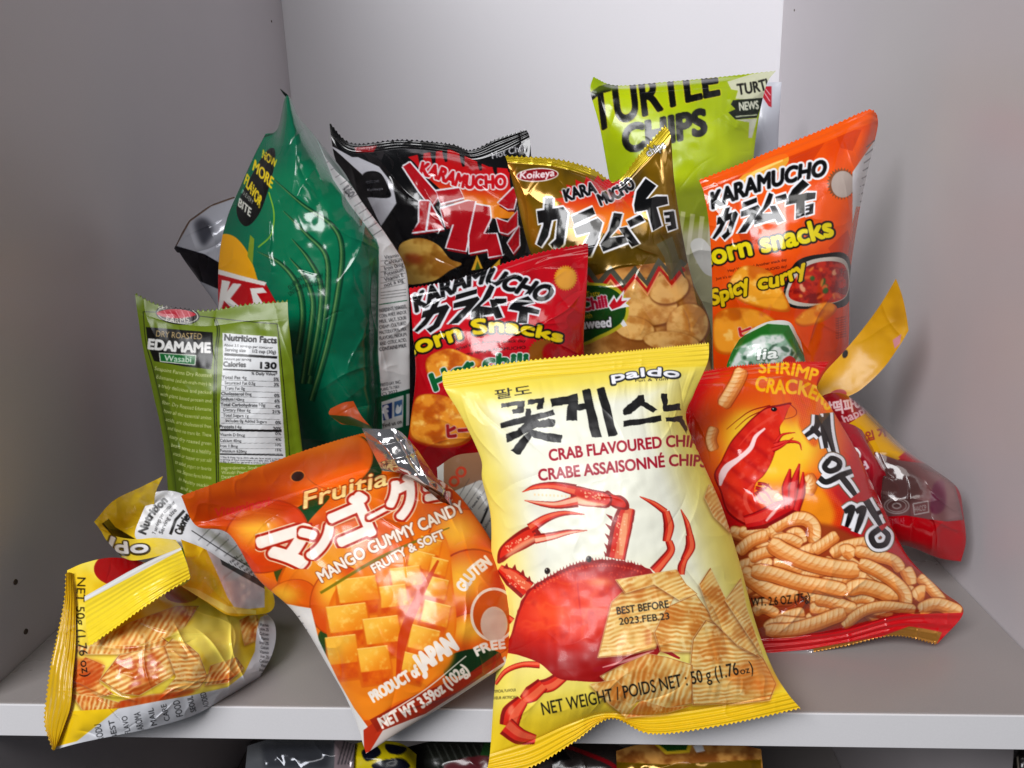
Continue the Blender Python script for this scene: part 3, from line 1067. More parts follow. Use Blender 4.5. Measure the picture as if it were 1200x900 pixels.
# red foot of the pack and gold back of the seal
A.fill([(60, 740), (140, 722), (330, 720), (500, 690), (640, 650), (840, 592), (920, 600), (1180, 590), (1180, 900), (60, 900)], (204, 20, 34))
A.fill([(380, 775), (500, 752), (740, 712), (880, 660), (960, 672), (1046, 690), (1010, 770), (880, 730), (600, 790), (380, 820)], (196, 146, 70), metal=.6)
A.fill([(100, 800), (400, 775), (400, 830), (100, 840)], (214, 210, 212), metal=.8)
shrimp = [
    [(820, 436, .225), (862, 429, .225), (900, 426, .225), (935, 424, .225), (971, 424, .225)],
    [(810, 452, .21), (855, 447, .205), (897, 442, .205), (930, 441, .205), (957, 452, .21)],
    [(800, 490, .19), (845, 484, .18), (893, 476, .178), (935, 473, .178), (974, 478, .185)],
    [(795, 545, .162), (850, 537, .15), (905, 526, .146), (958, 519, .146), (1004, 529, .155)],
    [(806, 610, .132), (870, 599, .122), (930, 586, .118), (985, 577, .118), (1036, 596, .126)],
    [(826, 670, .106), (895, 662, .1), (960, 649, .096), (1016, 640, .096), (1064, 652, .102)],
    [(850, 722, .086), (920, 716, .08), (985, 708, .078), (1046, 696, .08), (1104, 692, .09)],
    [(866, 750, .077), (930, 746, .074), (990, 738, .074), (1058, 720, .078), (1129, 717, .088)],
    [(872, 774, .066), (935, 767, .07), (990, 757, .072), (1048, 745, .074), (1098, 755, .074)]]
bag('cracker_bag', 'red shrimp cracker bag with a red shrimp printed over orange ribbed sticks', 'snack bag', shrimp, A,
    bulge=.028, back=.006, dens=1.25, seed=9, noise=2.0, rough=.2, coat=.7, nrand=10, ramp=.6, ridges=3,
    folds=[(905, 745, 960, 690, 1.6, 4), (955, 690, 1010, 700, 1.4, 4), (990, 705, 1015, 675, 1.2, 4), (880, 720, 960, 700, -1.2, 6),
           (930, 440, 945, 480, -1.2, 6), (900, 440, 960, 440, .8, 5), (960, 500, 1000, 560, 1.2, 6), (1060, 650, 1110, 700, 1.4, 6),
           (812, 470, 830, 540, 1.4, 6), (940, 700, 975, 740, 1.2, 6), (1020, 720, 1080, 715, 1.2, 4), (880, 745, 1000, 740, 1.0, 4),
           (1035, 640, 1060, 700, .8, 6)],
    group='snack bags piled on the shelf')


# ------------------------------------------------------------------ mango gummy pouch
A = Art((195, 490, 615, 900), (226, 110, 24), 2.0)
A.at(200, 470, 2.1425)


def mango_ground(x, y):
    c = mix((218, 96, 14), (238, 136, 26), sm(.3, .75, fbm(x / 120, y / 120, 5, 3)))
    return mix(c, (206, 82, 20), sm(.5, .85, fbm(x / 80 + 4, y / 80, 9, 3)) * .6)


A.fill([(-50, -50), (1000, -50), (1000, 1000), (-50, 1000)], mango_ground)
GN = (24, 84, 40)


def fruit(x, y, rx, ry, rot, hue=0.0):
    c0_ = mix((236, 122, 22), (210, 70, 26), np.array(hue))
    A.ell(x, y, rx, ry, tuple(c0_ * .86), 1, rot)

    def f(X, Y):
        d = np.hypot((X - x + rx * .25) / rx, (Y - y + ry * .3) / ry)
        return mix((250, 190, 70), c0_, sm(.1, .95, d))
    A.ell(x, y, rx * .96, ry * .96, f, 1, rot)


def leaf(pts, c=GN):
    A.fill(pts, c, smooth=True)


leaf([(255, 330), (330, 260), (400, 240), (330, 330), (300, 480), (262, 440)])
leaf([(475, 90), (520, 130), (530, 180), (500, 215), (470, 180)], (28, 70, 36))
leaf([(370, 590), (410, 560), (420, 620), (405, 660)])
fruit(440, 430, 190, 120, -.5, .1)
fruit(240, 340, 110, 90, -.4, .8)
fruit(420, 150, 90, 70, -.3, .0)
fruit(740, 350, 95, 80, .1, .25)
fruit(760, 480, 110, 110, 0, .8)
fruit(770, 590, 90, 60, 0, .35)
fruit(300, 500, 70, 50, -.4, .2)
fruit(420, 500, 70, 90, .3, .55)
leaf([(700, 640), (780, 620), (830, 640), (760, 680), (690, 690)], (30, 70, 34))
A.fill([(-40, 220), (100, 180), (300, 110), (470, 70), (480, 150), (330, 200), (100, 270), (-20, 300)], (218, 108, 30), .9, blur=6)
A.fill([(60, 250), (230, 220), (330, 240), (250, 300), (80, 300)], (176, 62, 24), .55, smooth=True, blur=10)
A.fill([(150, 140), (330, 100), (460, 80), (460, 110), (330, 140), (150, 190)], (244, 160, 60), .55, smooth=True, blur=10)
# cut mango: hedgehog cubes
A.fill([(395, 520), (450, 430), (560, 380), (680, 330), (710, 470), (712, 600), (640, 720), (560, 760), (500, 800), (430, 780), (400, 640)], (236, 132, 24), smooth=True)
A.fill([(560, 760), (500, 800), (450, 760), (430, 700), (560, 690), (700, 620), (690, 680)], (240, 150, 40), smooth=True, blur=6)


def cube(x, y, w, h, sk, seed=0):
    t = np.array([(x - w / 2, y - h * .35), (x + w / 2 - sk, y - h / 2), (x + w / 2, y + h * .3), (x - w / 2 + sk, y + h / 2)], float)
    A.fill(t + np.array([w * .12, h * .42]), (204, 84, 14), blur=2)
    A.fill(t + np.array([-w * .1, h * .3]), (232, 118, 18), blur=1)
    A.fill(t, lambda X, Y: mix(mix((238, 158, 36), (250, 206, 96), sm(-.5, .5, (x - X) / w + (y - Y) / h)), (252, 226, 150), sm(.5, .85, fbm(X / 13 + seed, Y / 13, seed, 3)) * .55), blur=1)
    A.line(np.concatenate([t, t[:1]]), 4, (252, 220, 130), .5, smooth=False)


A.fill([(400, 540), (455, 440), (560, 390), (680, 338), (706, 470), (708, 600), (640, 710), (560, 750), (480, 740), (410, 680)], (238, 144, 34), smooth=True, blur=3)


def block(x, y, w, h, rot, seed):
    """one scored cube of mango: top face, front face, side face"""
    c, s_ = math.cos(rot), math.sin(rot)
    q = lambda a, b: (x + a * w * c - b * h * s_, y + a * w * s_ + b * h * c)
    A.fill([q(-.5, -.5), q(.5, -.5), q(.54, .3), q(.5, .86), q(-.5, .86), q(-.56, .3)], (222, 116, 22), .9, blur=2)
    A.fill([q(-.46, .3), q(.46, .3), q(.42, .78), q(-.42, .78)], lambda X, Y: mix((232, 124, 20), (214, 92, 12), sm(.2, .8, fbm(X / 18, Y / 18, seed, 3))), blur=2)
    A.fill([q(-.5, -.5), q(.46, -.5), q(.5, .32), q(-.46, .32)], lambda X, Y: mix(mix((236, 146, 32), (247, 196, 84), sm(-.6, .6, (x - X) / w + (y - Y) / h)),
           (250, 220, 136), sm(.5, .9, fbm(X / 12 + seed, Y / 12, seed + 3, 3)) * .6), blur=1)
    A.line([q(-.5, -.5), q(.46, -.5)], 3, (253, 232, 160), .6, smooth=False)


for x, y, w, h in ((650, 368, 56, 46), (628, 404, 66, 50), (592, 446, 78, 58), (672, 420, 44, 48), (556, 496, 80, 64), (470, 480, 104, 72),
                   (664, 474, 60, 60), (446, 552, 104, 80), (532, 582, 92, 78), (664, 540, 70, 66), (634, 604, 76, 70), (432, 632, 80, 84),
                   (512, 654, 80, 72), (608, 664, 66, 56)):
    block(x, y, w, h, -.12 if x < 600 else .25, int(x) % 60)
A.line([(672, 400), (620, 500), (585, 590), (570, 700)], [6, 22, 26, 10], (206, 70, 16), .8)
# back of the pack shows as a white margin down the left edge
A.fill([(270, 505), (320, 515), (352, 520), (372, 600), (420, 700), (460, 770), (500, 825), (480, 900), (420, 800), (320, 620)], (228, 226, 224))
for k in range(16):
    y_ = 540 + k * 17
    x_ = np.interp(y_, [505, 600, 700, 825], [312, 362, 412, 482])
    A.line([(x_ - 22, y_ + 6), (x_ - 6, y_)], 3, (70, 70, 76), .7, smooth=False)
A.fill([(482, 828), (500, 822), (620, 790), (740, 715), (840, 640), (860, 700), (640, 850), (490, 900)], (214, 214, 218), .9)
A.fill([(484, 826), (520, 800), (540, 815), (500, 880), (486, 885)], (196, 66, 30))
A.fill([(500, 800), (620, 735), (740, 690), (825, 630), (838, 655), (740, 720), (640, 785), (520, 832)], (168, 52, 24), .9)
# lettering
CR = (246, 236, 226)
A.text('Vitaminori', [(110, 292), (248, 262)], 22, (206, 50, 60), bold=1.0, skew=.25)
A.text('High in', [(380, 232), (470, 214)], 12, (240, 214, 130), bold=.6)
A.text('Fruitia', [(334, 270), (450, 236), (544, 210)], 40, (248, 226, 160), bold=1.4, skew=.35, outline=[((150, 60, 14), 2.5)])
A.fill([(238, 420), (330, 320), (660, 220), (720, 260), (560, 340), (370, 450), (300, 470)], (206, 92, 18), .25, smooth=True, blur=14)
A.text('マ', [(250, 440), (372, 402)], 112, CR, bold=10, outline=[((240, 226, 200), 9), ((190, 48, 16), 6.5)])
A.text('ン', [(352, 398), (424, 366)], 84, CR, bold=8, outline=[((240, 226, 200), 9), ((190, 48, 16), 6.5)])
A.text('ゴ', [(432, 368), (524, 328)], 104, CR, bold=8, outline=[((240, 226, 200), 9), ((190, 48, 16), 6.5)])
A.text('ー', [(500, 300), (572, 262)], 14, CR, bold=5, outline=[((240, 226, 200), 9), ((190, 48, 16), 6.5)])
A.text('グ', [(566, 300), (646, 262)], 92, CR, bold=7, outline=[((240, 226, 200), 9), ((190, 48, 16), 6.5)])
A.text('ミ', [(650, 262), (704, 240)], 76, CR, bold=6.5, outline=[((240, 226, 200), 9), ((190, 48, 16), 6.5)])
A.text('Mango Gummy Candy'.upper(), [(380, 456), (500, 386), (640, 322), (740, 276)], 30, CR, bold=1.6, outline=[((150, 70, 10), 1.4)])
A.line([(376, 482), (520, 396), (640, 342), (700, 318)], [7, 8, 6, 3], (140, 130, 20), .9)
A.text('FRUITY & SOFT', [(512, 432), (600, 382), (690, 342)], 22, CR, bold=1.5, outline=[((150, 70, 10), 1.2)])
A.text('GLUTEN', [(738, 480), (766, 442), (806, 410)], 28, CR, bold=2.2)
A.ell(812, 536, 60, 68, CR, .9)
A.ell(812, 536, 53, 61, (214, 104, 30))
A.ell(812, 560, 34, 44, (226, 200, 180))
A.text('FREE', [(770, 640), (800, 626), (840, 620)], 22, CR, bold=2)
A.text('PRODUCT of', [(510, 756), (628, 686)], 27, CR, bold=2.2, h1=28)
A.text('JAPAN', [(630, 682), (722, 622)], 46, CR, bold=3.5)
A.line([(520, 800), (640, 724), (742, 640)], 3, CR, .9)
A.text('NET WT 3.59oz (102g)', [(532, 822), (640, 766), (750, 680)], 28, CR, bold=2)
# hang hole
A.ell(318, 188, 19, 14, (236, 150, 60), 1, -.3)
A.ell(319, 189, 16, 12, (26, 22, 16), 1, -.3)
mango = [
    [(212, 581, .070), (278, 557, .074), (345, 532, .078), (405, 513, .083), (446, 503, .092)],
    [(230, 616, .075), (286, 596, .08), (348, 576, .085), (408, 556, .09), (478, 538, .1)],
    [(268, 626, .07), (330, 610, .07), (396, 590, .07), (462, 566, .08), (529, 572, .095)],
    [(302, 678, .05), (365, 666, .048), (425, 644, .048), (490, 617, .054), (557, 605, .075)],
    [(345, 718, .034), (400, 712, .03), (458, 692, .028), (520, 664, .034), (580, 642, .05)],
    [(385, 782, .008), (435, 764, .006), (487, 743, .006), (545, 716, .012), (600, 692, .025)],
    [(411, 830, -.012), (455, 814, -.012), (505, 794, -.01), (555, 773, -.002), (606, 748, .008)],
    [(429, 883, -.03), (465, 860, -.026), (508, 834, -.02), (552, 806, -.012), (606, 770, -.002)]]
MG = bag('gummy_pouch', 'orange mango gummy pouch with a hang hole and a torn open silver corner', 'candy pouch', mango, A, top=1, bottom=0,
         bulge=.026, back=.004, dens=1.25, seed=21, noise=2.2, rough=.36, coat=.4, nrand=12, ramp=.7, ridges=0, ridge_mm=0, zig=.4,
         folds=[(232, 614, 330, 586, -2.0, 5), (330, 590, 420, 566, -1.6, 5), (285, 640, 330, 600, 1.6, 6), (330, 700, 360, 650, 1.0, 6),
                (420, 580, 470, 620, 1.2, 7), (260, 630, 300, 660, 1.4, 6), (500, 560, 540, 620, 1.4, 6), (470, 840, 560, 790, 1.0, 5),
                (440, 860, 470, 800, -1.2, 5), (540, 620, 580, 700, 1.2, 7), (310, 600, 314, 660, 1.2, 5)],
         group='snack bags piled on the shelf')
FO = Art((380, 455, 560, 625), (208, 206, 208), 1.7)
FO.im[..., 3] = .9
FO.at(200, 470, 2.1425)
FO.fill([(600, 190), (680, 230), (730, 300), (700, 290), (640, 250)], (120, 84, 60), metal=.7)
FO.fill([(690, 250), (735, 300), (720, 310), (690, 290)], (60, 20, 16), metal=.3)
sheet('torn_corner', [[(424, 502, .085), (447, 503, .08), (468, 505, .08), (490, 528, .085)],
                      [(432, 520, .082), (452, 524, .07), (476, 530, .068), (508, 555, .075)],
                      [(440, 536, .08), (462, 545, .066), (494, 558, .062), (524, 578, .07)],
                      [(448, 552, .078), (474, 556, .07), (505, 578, .066), (538, 609, .07)]], FO, MG, folds=[
    (430, 505, 470, 550, 2.2, 4), (450, 500, 500, 560, -2.0, 4), (445, 545, 500, 520, 1.6, 4), (470, 505, 520, 580, 2.0, 4),
    (480, 560, 535, 600, 1.6, 3), (440, 520, 480, 515, -1.6, 3)], nrand=14, ramp=1.5, noise=3, rough=.16, coat=.3, seed=5)
LF = Art((380, 460, 450, 515), (176, 84, 24), 1.7)
LF.fill([(384, 486), (400, 496), (440, 508), (436, 500), (410, 488)], (60, 70, 24))
sheet('header_strip', [[(387, 479, .13), (402, 472, .128), (414, 470, .126)], [(386, 486, .128), (406, 484, .124), (424, 488, .12)],
                       [(400, 497, .124), (420, 500, .118), (440, 506, .114)]], LF, MG, nrand=3, seed=2)


def conv(ox, oy, k, rows):
    return [[(ox + x / k, oy + y / k, z) for x, y, z in r] for r in rows]


def fine_print(A, x0, y0, x1, y1, n, h, color, words, bold=.3, slope=0.0, just=True, seed=0):
    """a paragraph of small print"""
    for i in range(n):
        y = y0 + (y1 - y0) * i / max(1, n - 1)
        t = words[i % len(words)]
        xe = x1 if just else x0 + (x1 - x0) * min(1.0, len(t) / max(len(w) for w in words))
        A.text(t, [(x0, y), (xe, y + slope * (xe - x0))], h, color, bold=bold)


# ------------------------------------------------------------------ crumpled yellow chip bag, left front
YB = (244, 214, 52)
A = Art((40, 640, 320, 900), (244, 218, 70), 2.0)
A.at(0, 600, 3.0)
A.fill([(100, 100), (1000, 100), (1000, 700), (100, 900)], lambda x, y: mix((246, 228, 110), (236, 202, 44), sm(.3, .8, fbm(x / 90, y / 90, 2, 3))))
A.ell(420, 200, 90, 60, (178, 22, 26))
A.ell(640, 290, 60, 30, (178, 26, 30))
for pl, an, pe, sd in (([(300, 480), (450, 390), (620, 330), (700, 330), (640, 420), (560, 450), (440, 480)], .55, 17, 3),
                       ([(240, 470), (330, 470), (500, 470), (570, 440), (610, 470), (480, 500), (300, 500)], .3, 16, 5),
                       ([(250, 570), (300, 510), (370, 540), (350, 600), (400, 640), (300, 660), (255, 620)], 1.2, 16, 7),
                       ([(350, 590), (420, 500), (580, 470), (660, 525), (600, 580), (490, 645), (430, 640)], 1.15, 17, 9),
                       ([(580, 470), (620, 430), (700, 500), (730, 580), (700, 620), (560, 650), (620, 580)], 1.5, 16, 11),
                       ([(740, 540), (830, 510), (860, 550), (800, 600), (720, 610)], .6, 15, 13),
                       ([(250, 640), (350, 650), (420, 670), (410, 700), (300, 710)], .2, 16, 15),
                       ([(420, 665), (540, 640), (640, 640), (560, 665), (418, 690)], .2, 20, 17),
                       ([(840, 380), (900, 350), (930, 440), (860, 470)], .5, 15, 19)):
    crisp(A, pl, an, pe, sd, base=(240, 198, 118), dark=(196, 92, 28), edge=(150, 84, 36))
A.fill([(255, 520), (360, 530), (340, 590), (260, 610)], (204, 84, 28), .6, smooth=True, blur=8)
A.fill([(430, 665), (560, 640), (680, 625), (640, 650), (430, 690)], (206, 80, 24), .7, smooth=True, blur=5)
A.fill([(600, 440), (660, 400), (760, 370), (840, 380), (830, 500), (740, 530), (700, 480)], (244, 228, 120), .95, smooth=True, blur=4)
A.fill([(250, 640), (255, 700), (415, 690), (270, 810), (100, 900), (150, 700)], (240, 206, 40))
A.fill([(100, 860), (192, 826), (270, 806), (415, 692), (540, 668), (680, 643), (800, 616), (858, 570), (896, 490), (902, 420), (915, 370), (1000, 340), (1000, 900), (100, 920)], (226, 227, 232))
for k, t in enumerate(('PRODUCT OF KOREA', 'BEST BEFORE', 'FLAVOUR', 'AROMA', 'MAIL', 'CARE', 'FOOD', 'SEOUL', 'ADDED')):
    x = 350 + k * 46
    A.text(t[:5], [(x + 18, 812 - k * 16), (x + 4, 744 - k * 14)], 20 if k % 3 else 24, (40, 40, 44), bold=1.0 if k % 3 == 1 else .6)
for k in range(12):
    A.text(('Vitamin', 'Iron 2%', 'Calcium')[k % 3], [(912 + (k % 2) * 4, 400 + k * 16), (944, 404 + k * 16)], 11, (50, 50, 54), bold=.6)
A.text('NET 50g (1.76 oz)', [(272, 230), (268, 340), (272, 440), (290, 580)], 30, (34, 26, 20), bold=.8)
body = conv(0, 600, 3.0, [
    [(236, 205, .05), (300, 178, .055), (400, 160, .06), (520, 180, .065), (640, 230, .07), (760, 290, .08), (925, 345, .085)],
    [(240, 330, .028), (330, 310, .02), (430, 300, .02), (540, 310, .024), (660, 340, .03), (780, 362, .045), (962, 385, .07)],
    [(262, 470, .004), (340, 450, -.004), (440, 440, -.006), (560, 440, -.002), (680, 440, .008), (800, 450, .024), (970, 440, .055)],
    [(252, 580, -.012), (340, 570, -.02), (440, 560, -.022), (560, 560, -.018), (680, 560, -.008), (790, 555, .01), (955, 505, .042)],
    [(228, 700, -.024), (310, 690, -.03), (415, 680, -.03), (540, 664, -.026), (680, 640, -.016), (800, 612, .002), (925, 560, .034)],
    [(190, 836, -.033), (280, 812, -.034), (400, 787, -.032), (530, 760, -.026), (680, 715, -.012), (806, 645, .012), (908, 592, .036)]])
CB = bag('chip_bag', 'crumpled yellow chip bag with folded crimped flaps at the left end of the shelf', 'snack bag', body, A,
         top=0, bottom=0, bulge=.006, back=.006, dens=1.35, seed=31, crumple=2.2, noise=3.0, nrand=30, ramp=1.3, rough=.3, coat=.45, bpow=.8,
         folds=[(80, 800, 140, 815, 2.5, 5), (120, 805, 160, 825, 2.0, 5), (150, 730, 260, 740, 1.5, 6), (230, 740, 280, 790, 2.0, 6),
                (200, 730, 240, 780, 1.5, 5), (100, 760, 210, 745, 1.2, 6), (270, 730, 285, 800, 2.5, 4), (90, 700, 88, 790, 2.0, 5),
                (200, 800, 280, 790, 1.6, 4)], group='snack bags piled on the shelf')
B = Art((30, 630, 120, 900), (214, 178, 30), 1.6)  # seal yellow darker than the front's: its shade is put into the colour
sheet('side_seal', conv(0, 600, 3.0, [
    [(232, 214, .04), (244, 212, .042), (258, 216, .046)], [(226, 310, .024), (244, 312, .022), (264, 318, .022)],
    [(200, 440, .008), (232, 450, .002), (266, 460, .0)], [(178, 540, -.004), (214, 560, -.012), (256, 580, -.018)],
    [(163, 650, -.014), (204, 670, -.024), (248, 680, -.03)], [(157, 745, -.024), (186, 760, -.03), (226, 750, -.033)],
    [(186, 838, -.034), (190, 838, -.035), (194, 836, -.036)]]), B, CB, ridges=5, ridge_axis=1, ridge_mm=.5, zig=('left',), seed=6, rough=.34)
B = Art((90, 630, 235, 770), (246, 222, 66), 1.8)
B.at(0, 600, 3.0)
B.fill([(280, 290), (640, 110), (640, 132), (290, 318)], (238, 238, 238))
sheet('top_flap', conv(0, 600, 3.0, [
    [(297, 297, .02), (380, 250, .022), (460, 205, .024), (550, 160, .028), (636, 125, .034)],
    [(299, 340, .004), (386, 290, .004), (470, 240, .006), (560, 188, .012), (646, 150, .022)],
    [(303, 400, -.010), (394, 342, -.012), (482, 282, -.010), (572, 232, -.004), (660, 190, .010)],
    [(312, 472, -.020), (402, 410, -.022), (492, 345, -.020), (582, 285, -.012), (670, 232, .002)]]),
      B, CB, ridges=9, ridge_mm=.38, zig=('bottom',), nrand=3, seed=8, noise=1.2)
B = Art((205, 625, 310, 730), (238, 206, 48), 1.8)
B.at(0, 600, 3.0)
B.fill([(720, 120), (770, 230), (800, 300), (830, 345), (930, 335), (930, 190), (840, 120)], (230, 230, 234), metal=.25)
B.fill([(770, 150), (930, 230), (930, 270), (850, 225), (780, 185)], (60, 60, 64), .75)
B.fill([(600, 250), (700, 300), (800, 355), (900, 360), (900, 345), (800, 330), (690, 270)], (248, 234, 130))
sheet('side_flap', conv(0, 600, 3.0, [
    [(636, 96, .05), (720, 130, .058), (800, 180, .066), (950, 255, .08)],
    [(655, 170, .04), (730, 200, .045), (800, 235, .05), (966, 318, .072)],
    [(668, 232, .03), (740, 268, .034), (800, 292, .036), (950, 350, .062)],
    [(640, 262, .02), (720, 312, .02), (806, 363, .022), (905, 362, .05)]]), B, CB, nrand=6, ramp=1.2, noise=2, seed=12)
B = Art((105, 550, 225, 670), (244, 214, 60), 2.0)
B.at(30, 540, 2.571)
B.fill([(230, 190), (250, 175), (270, 200), (330, 235), (330, 250), (270, 235)], (30, 26, 20))
sheet('top_curl', conv(30, 540, 2.571, [
    [(414, 46, .10), (345, 80, .098), (265, 120, .09), (206, 184, .08)],
    [(392, 96, .105), (335, 125, .104), (275, 155, .098), (216, 196, .082)],
    [(384, 150, .112), (335, 180, .114), (285, 205, .108), (226, 210, .084)],
    [(360, 215, .10), (330, 240, .10), (280, 240, .092), (236, 222, .08)]]), B, CB, nrand=6, ramp=1.0, noise=2.4, seed=14)
B = Art((105, 600, 225, 670), (246, 222, 84), 2.2)
B.at(30, 540, 2.571)
B.text('ldo', [(246, 262), (290, 280), (372, 276)], 36, (24, 24, 30), bold=6, skew=-.1)
B.text('ldo', [(248, 261), (291, 278), (370, 274)], 35, (244, 244, 248), bold=2.4, skew=-.1)
sheet('front_fold', conv(30, 540, 2.571, [
    [(226, 208, .078), (275, 228, .084), (330, 236, .088), (390, 232, .086), (452, 238, .08)],
    [(244, 240, .066), (290, 256, .07), (340, 264, .072), (400, 258, .07), (462, 252, .066)],
    [(290, 290, .05), (320, 300, .05), (360, 296, .05), (410, 284, .05), (470, 262, .055)]]), B, CB, nrand=3, noise=1.0, seed=15)
B = Art((145, 570, 300, 690), (214, 215, 218), 2.2)
B.at(30, 540, 2.571)
BK2 = (26, 26, 28)
B.text('Nutrition', [(362, 222), (384, 170), (428, 122)], 24, BK2, bold=1.8)
B.text('7 servings per container', [(392, 222), (412, 170), (452, 126)], 12, BK2, bold=.5)
B.text('Serving size', [(412, 222), (432, 178), (456, 150)], 13, BK2, bold=.8)
B.line([(436, 222), (452, 178), (478, 150)], 9, BK2, smooth=False)
B.text('Calories', [(470, 224), (484, 190), (498, 168)], 24, BK2, bold=1.6)
for k in range(7):
    B.line([(520 + k * 26, 240 + k * 16), (560 + k * 26, 200 + k * 18)], 2, BK2, .6, smooth=False)
B.line([(500, 210), (640, 300), (720, 340)], 3, BK2, .7)
for k in range(10):
    B.text('Total Fat 3g', [(600 + k * 14, 330 + k * 8), (640 + k * 14, 290 + k * 9)], 9, BK2, bold=.4)
sheet('back_fold', conv(30, 540, 2.571, [
    [(380, 96, .115), (430, 90, .118), (480, 104, .12), (540, 150, .12), (640, 230, .115)],
    [(350, 160, .105), (420, 165, .105), (490, 170, .105), (570, 215, .105), (690, 300, .1)],
    [(330, 228, .092), (420, 232, .09), (500, 228, .088), (600, 270, .086), (740, 380, .085)],
    [(380, 262, .08), (460, 262, .076), (520, 270, .074), (620, 330, .074), (752, 430, .075)]]), B, CB, nrand=6, ramp=1.0, noise=2, seed=17, rough=.4, coat=.2)

# ------------------------------------------------------------------ edamame pouch
A = Art((150, 335, 370, 650), (136, 156, 42), 2.4)
A.at(140, 330, 3.4625)
A.fill([(0, 0), (900, 0), (900, 1100), (0, 1100)], lambda x, y: mix((140, 160, 44), (124, 144, 34), fbm(x / 200, y / 200, 2, 3)))
DK = (30, 34, 22)
A.line([(96, 122), (160, 124)], 3, DK, smooth=False)
A.line([(325, 140), (480, 158), (640, 172)], 3, DK)
A.line([(96, 122), (108, 250), (135, 350), (180, 540), (220, 760), (240, 980)], 3, DK)
A.line([(385, 152), (398, 200), (388, 300), (384, 500), (392, 700), (398, 1000)], 6, (66, 82, 24))
A.line([(393, 152), (406, 200), (396, 300), (392, 500), (400, 700), (406, 1000)], 3, DK)
A.line([(640, 172), (655, 300), (672, 480), (690, 700), (700, 1000)], 3, DK)
A.fill([(135, 350), (160, 350), (220, 560), (260, 760), (290, 1000), (240, 1000), (190, 640)], (96, 116, 30), .7, blur=4)
A.ell(236, 134, 90, 40, DK, 1, .12)
A.ell(236, 134, 84, 35, (226, 226, 216), 1, .12)
A.ell(236, 134, 80, 32, (34, 22, 26), 1, .12)
A.fill([(150, 128), (200, 112), (270, 116), (310, 134), (260, 148), (190, 146)], (206, 40, 70), smooth=True)
for k in range(5):
    A.line([(180 + k * 24, 118), (200 + k * 22, 146)], 4, (240, 190, 190), .7, smooth=False)
A.text('SEAPOINT', [(160, 118), (236, 104), (300, 118)], 16, (230, 228, 216), bold=1)
A.text('FARMS', [(188, 160), (236, 168), (284, 162)], 20, (230, 228, 216), bold=1.6)
A.fill([(107, 184), (300, 200), (378, 206), (380, 300), (372, 356), (260, 344), (140, 322), (116, 260)], (22, 22, 20))
A.text('DRY ROASTED', [(148, 222), (240, 230), (334, 234)], 24, (214, 190, 140), bold=1.1)
A.text('EDAMAME', [(116, 272), (240, 284), (368, 288)], 40, (240, 240, 238), bold=3.2)
A.fill([(160, 288), (312, 298), (308, 340), (164, 326)], (220, 224, 214))
A.fill([(164, 292), (308, 302), (304, 336), (168, 322)], (24, 128, 66))
A.text('Wasabi', [(182, 322), (290, 328)], 24, (236, 240, 232), bold=1.6)
PALE = (222, 226, 190)
for k, t in enumerate(('Seapoint Farms Dry Roasted', 'Edamame (ed-ah-mah-may) is', 'a truly delicious and packed', 'with plant based protein and',
                       'fiber. Dry Roasted Edamame', 'have all the essential amino', 'acids, are cholesterol free', 'and have no trans fat. These',
                       'tasty dry roasted green', 'beans serve as a healthy', 'snack or topper or just add', 'to salad, yogurt or favorite',
                       'mix. Seapoint Farms believes', 'in healthy snacking', 'and in nutrition')):
    y = 362 + k * 34.5
    A.text(t, [(142 + k * 7.5, y - 4), (255 + k * 3.5, y + 16), (372, y + 26)], 15, PALE, bold=1.1 if k == 0 else .7)
A.fill([(418, 208), (520, 216), (640, 224), (652, 400), (664, 560), (676, 738), (540, 742), (406, 734), (408, 500), (420, 320)], (228, 230, 232))
NB = (24, 24, 26)


def nf(t, y, x0, x1, h, b=.6, sl=.028):
    A.text(t, [(x0, y), (x1, y + (x1 - x0) * sl)], h, NB, bold=b)


nf('Nutrition Facts', 238, 426, 637, 25, 2.2, .06)
nf('About 3.5 servings per container', 262, 424, 622, 11, .4, .06)
nf('Serving size', 282, 428, 512, 13, 1.2, .05)
nf('1/2 cup (30g)', 288, 540, 634, 13, 1.2, .05)
A.line([(426, 295), (640, 308)], 10, NB, smooth=False)
nf('Amount per serving', 318, 424, 534, 10, 1.0)
nf('Calories', 344, 422, 512, 20, 1.8)
nf('130', 352, 572, 636, 25, 2.6)
A.line([(420, 356), (640, 366)], 6, NB, smooth=False)
nf('% Daily Value*', 378, 536, 640, 11, 1.2)
rows_ = (('Total Fat', ' 4g', '5%', 394, 0), ('Saturated Fat 0.5g', '', '3%', 416, 1), ('Trans Fat 0g', '', '', 438, 1),
         ('Cholesterol', ' 0mg', '0%', 460, 0), ('Sodium', ' 140mg', '6%', 482, 0), ('Total Carbohydrate', ' 10g', '4%', 504, 0),
         ('Dietary Fiber 6g', '', '21%', 526, 1), ('Total Sugars 1g', '', '', 548, 1), ('Includes 0g Added Sugars', '', '0%', 570, 2),
         ('Protein', ' 14g', '20%', 594, 0))
for a, b, c, y, ind in rows_:
    x0 = 416 - (y - 394) * .05 + ind * 12
    x1 = x0 + len(a) * (8.3 if ind == 0 else 6.9)
    nf(a, y, x0, x1, 12.5, 1.2 if ind == 0 else .4)
    if b:
        nf(b, y + 2, x1 + 6, x1 + 6 + len(b) * 6.5, 12.5, .4)
    if c:
        nf(c, y + 8, 648 - len(c) * 11 + (y - 394) * .04, 646 + (y - 394) * .05, 12.5, 1.3)
    A.line([(412, y + 5), (650, y + 12)], 1.3, NB, .7, smooth=False)
A.line([(408, 602), (658, 606)], 9, NB, smooth=False)
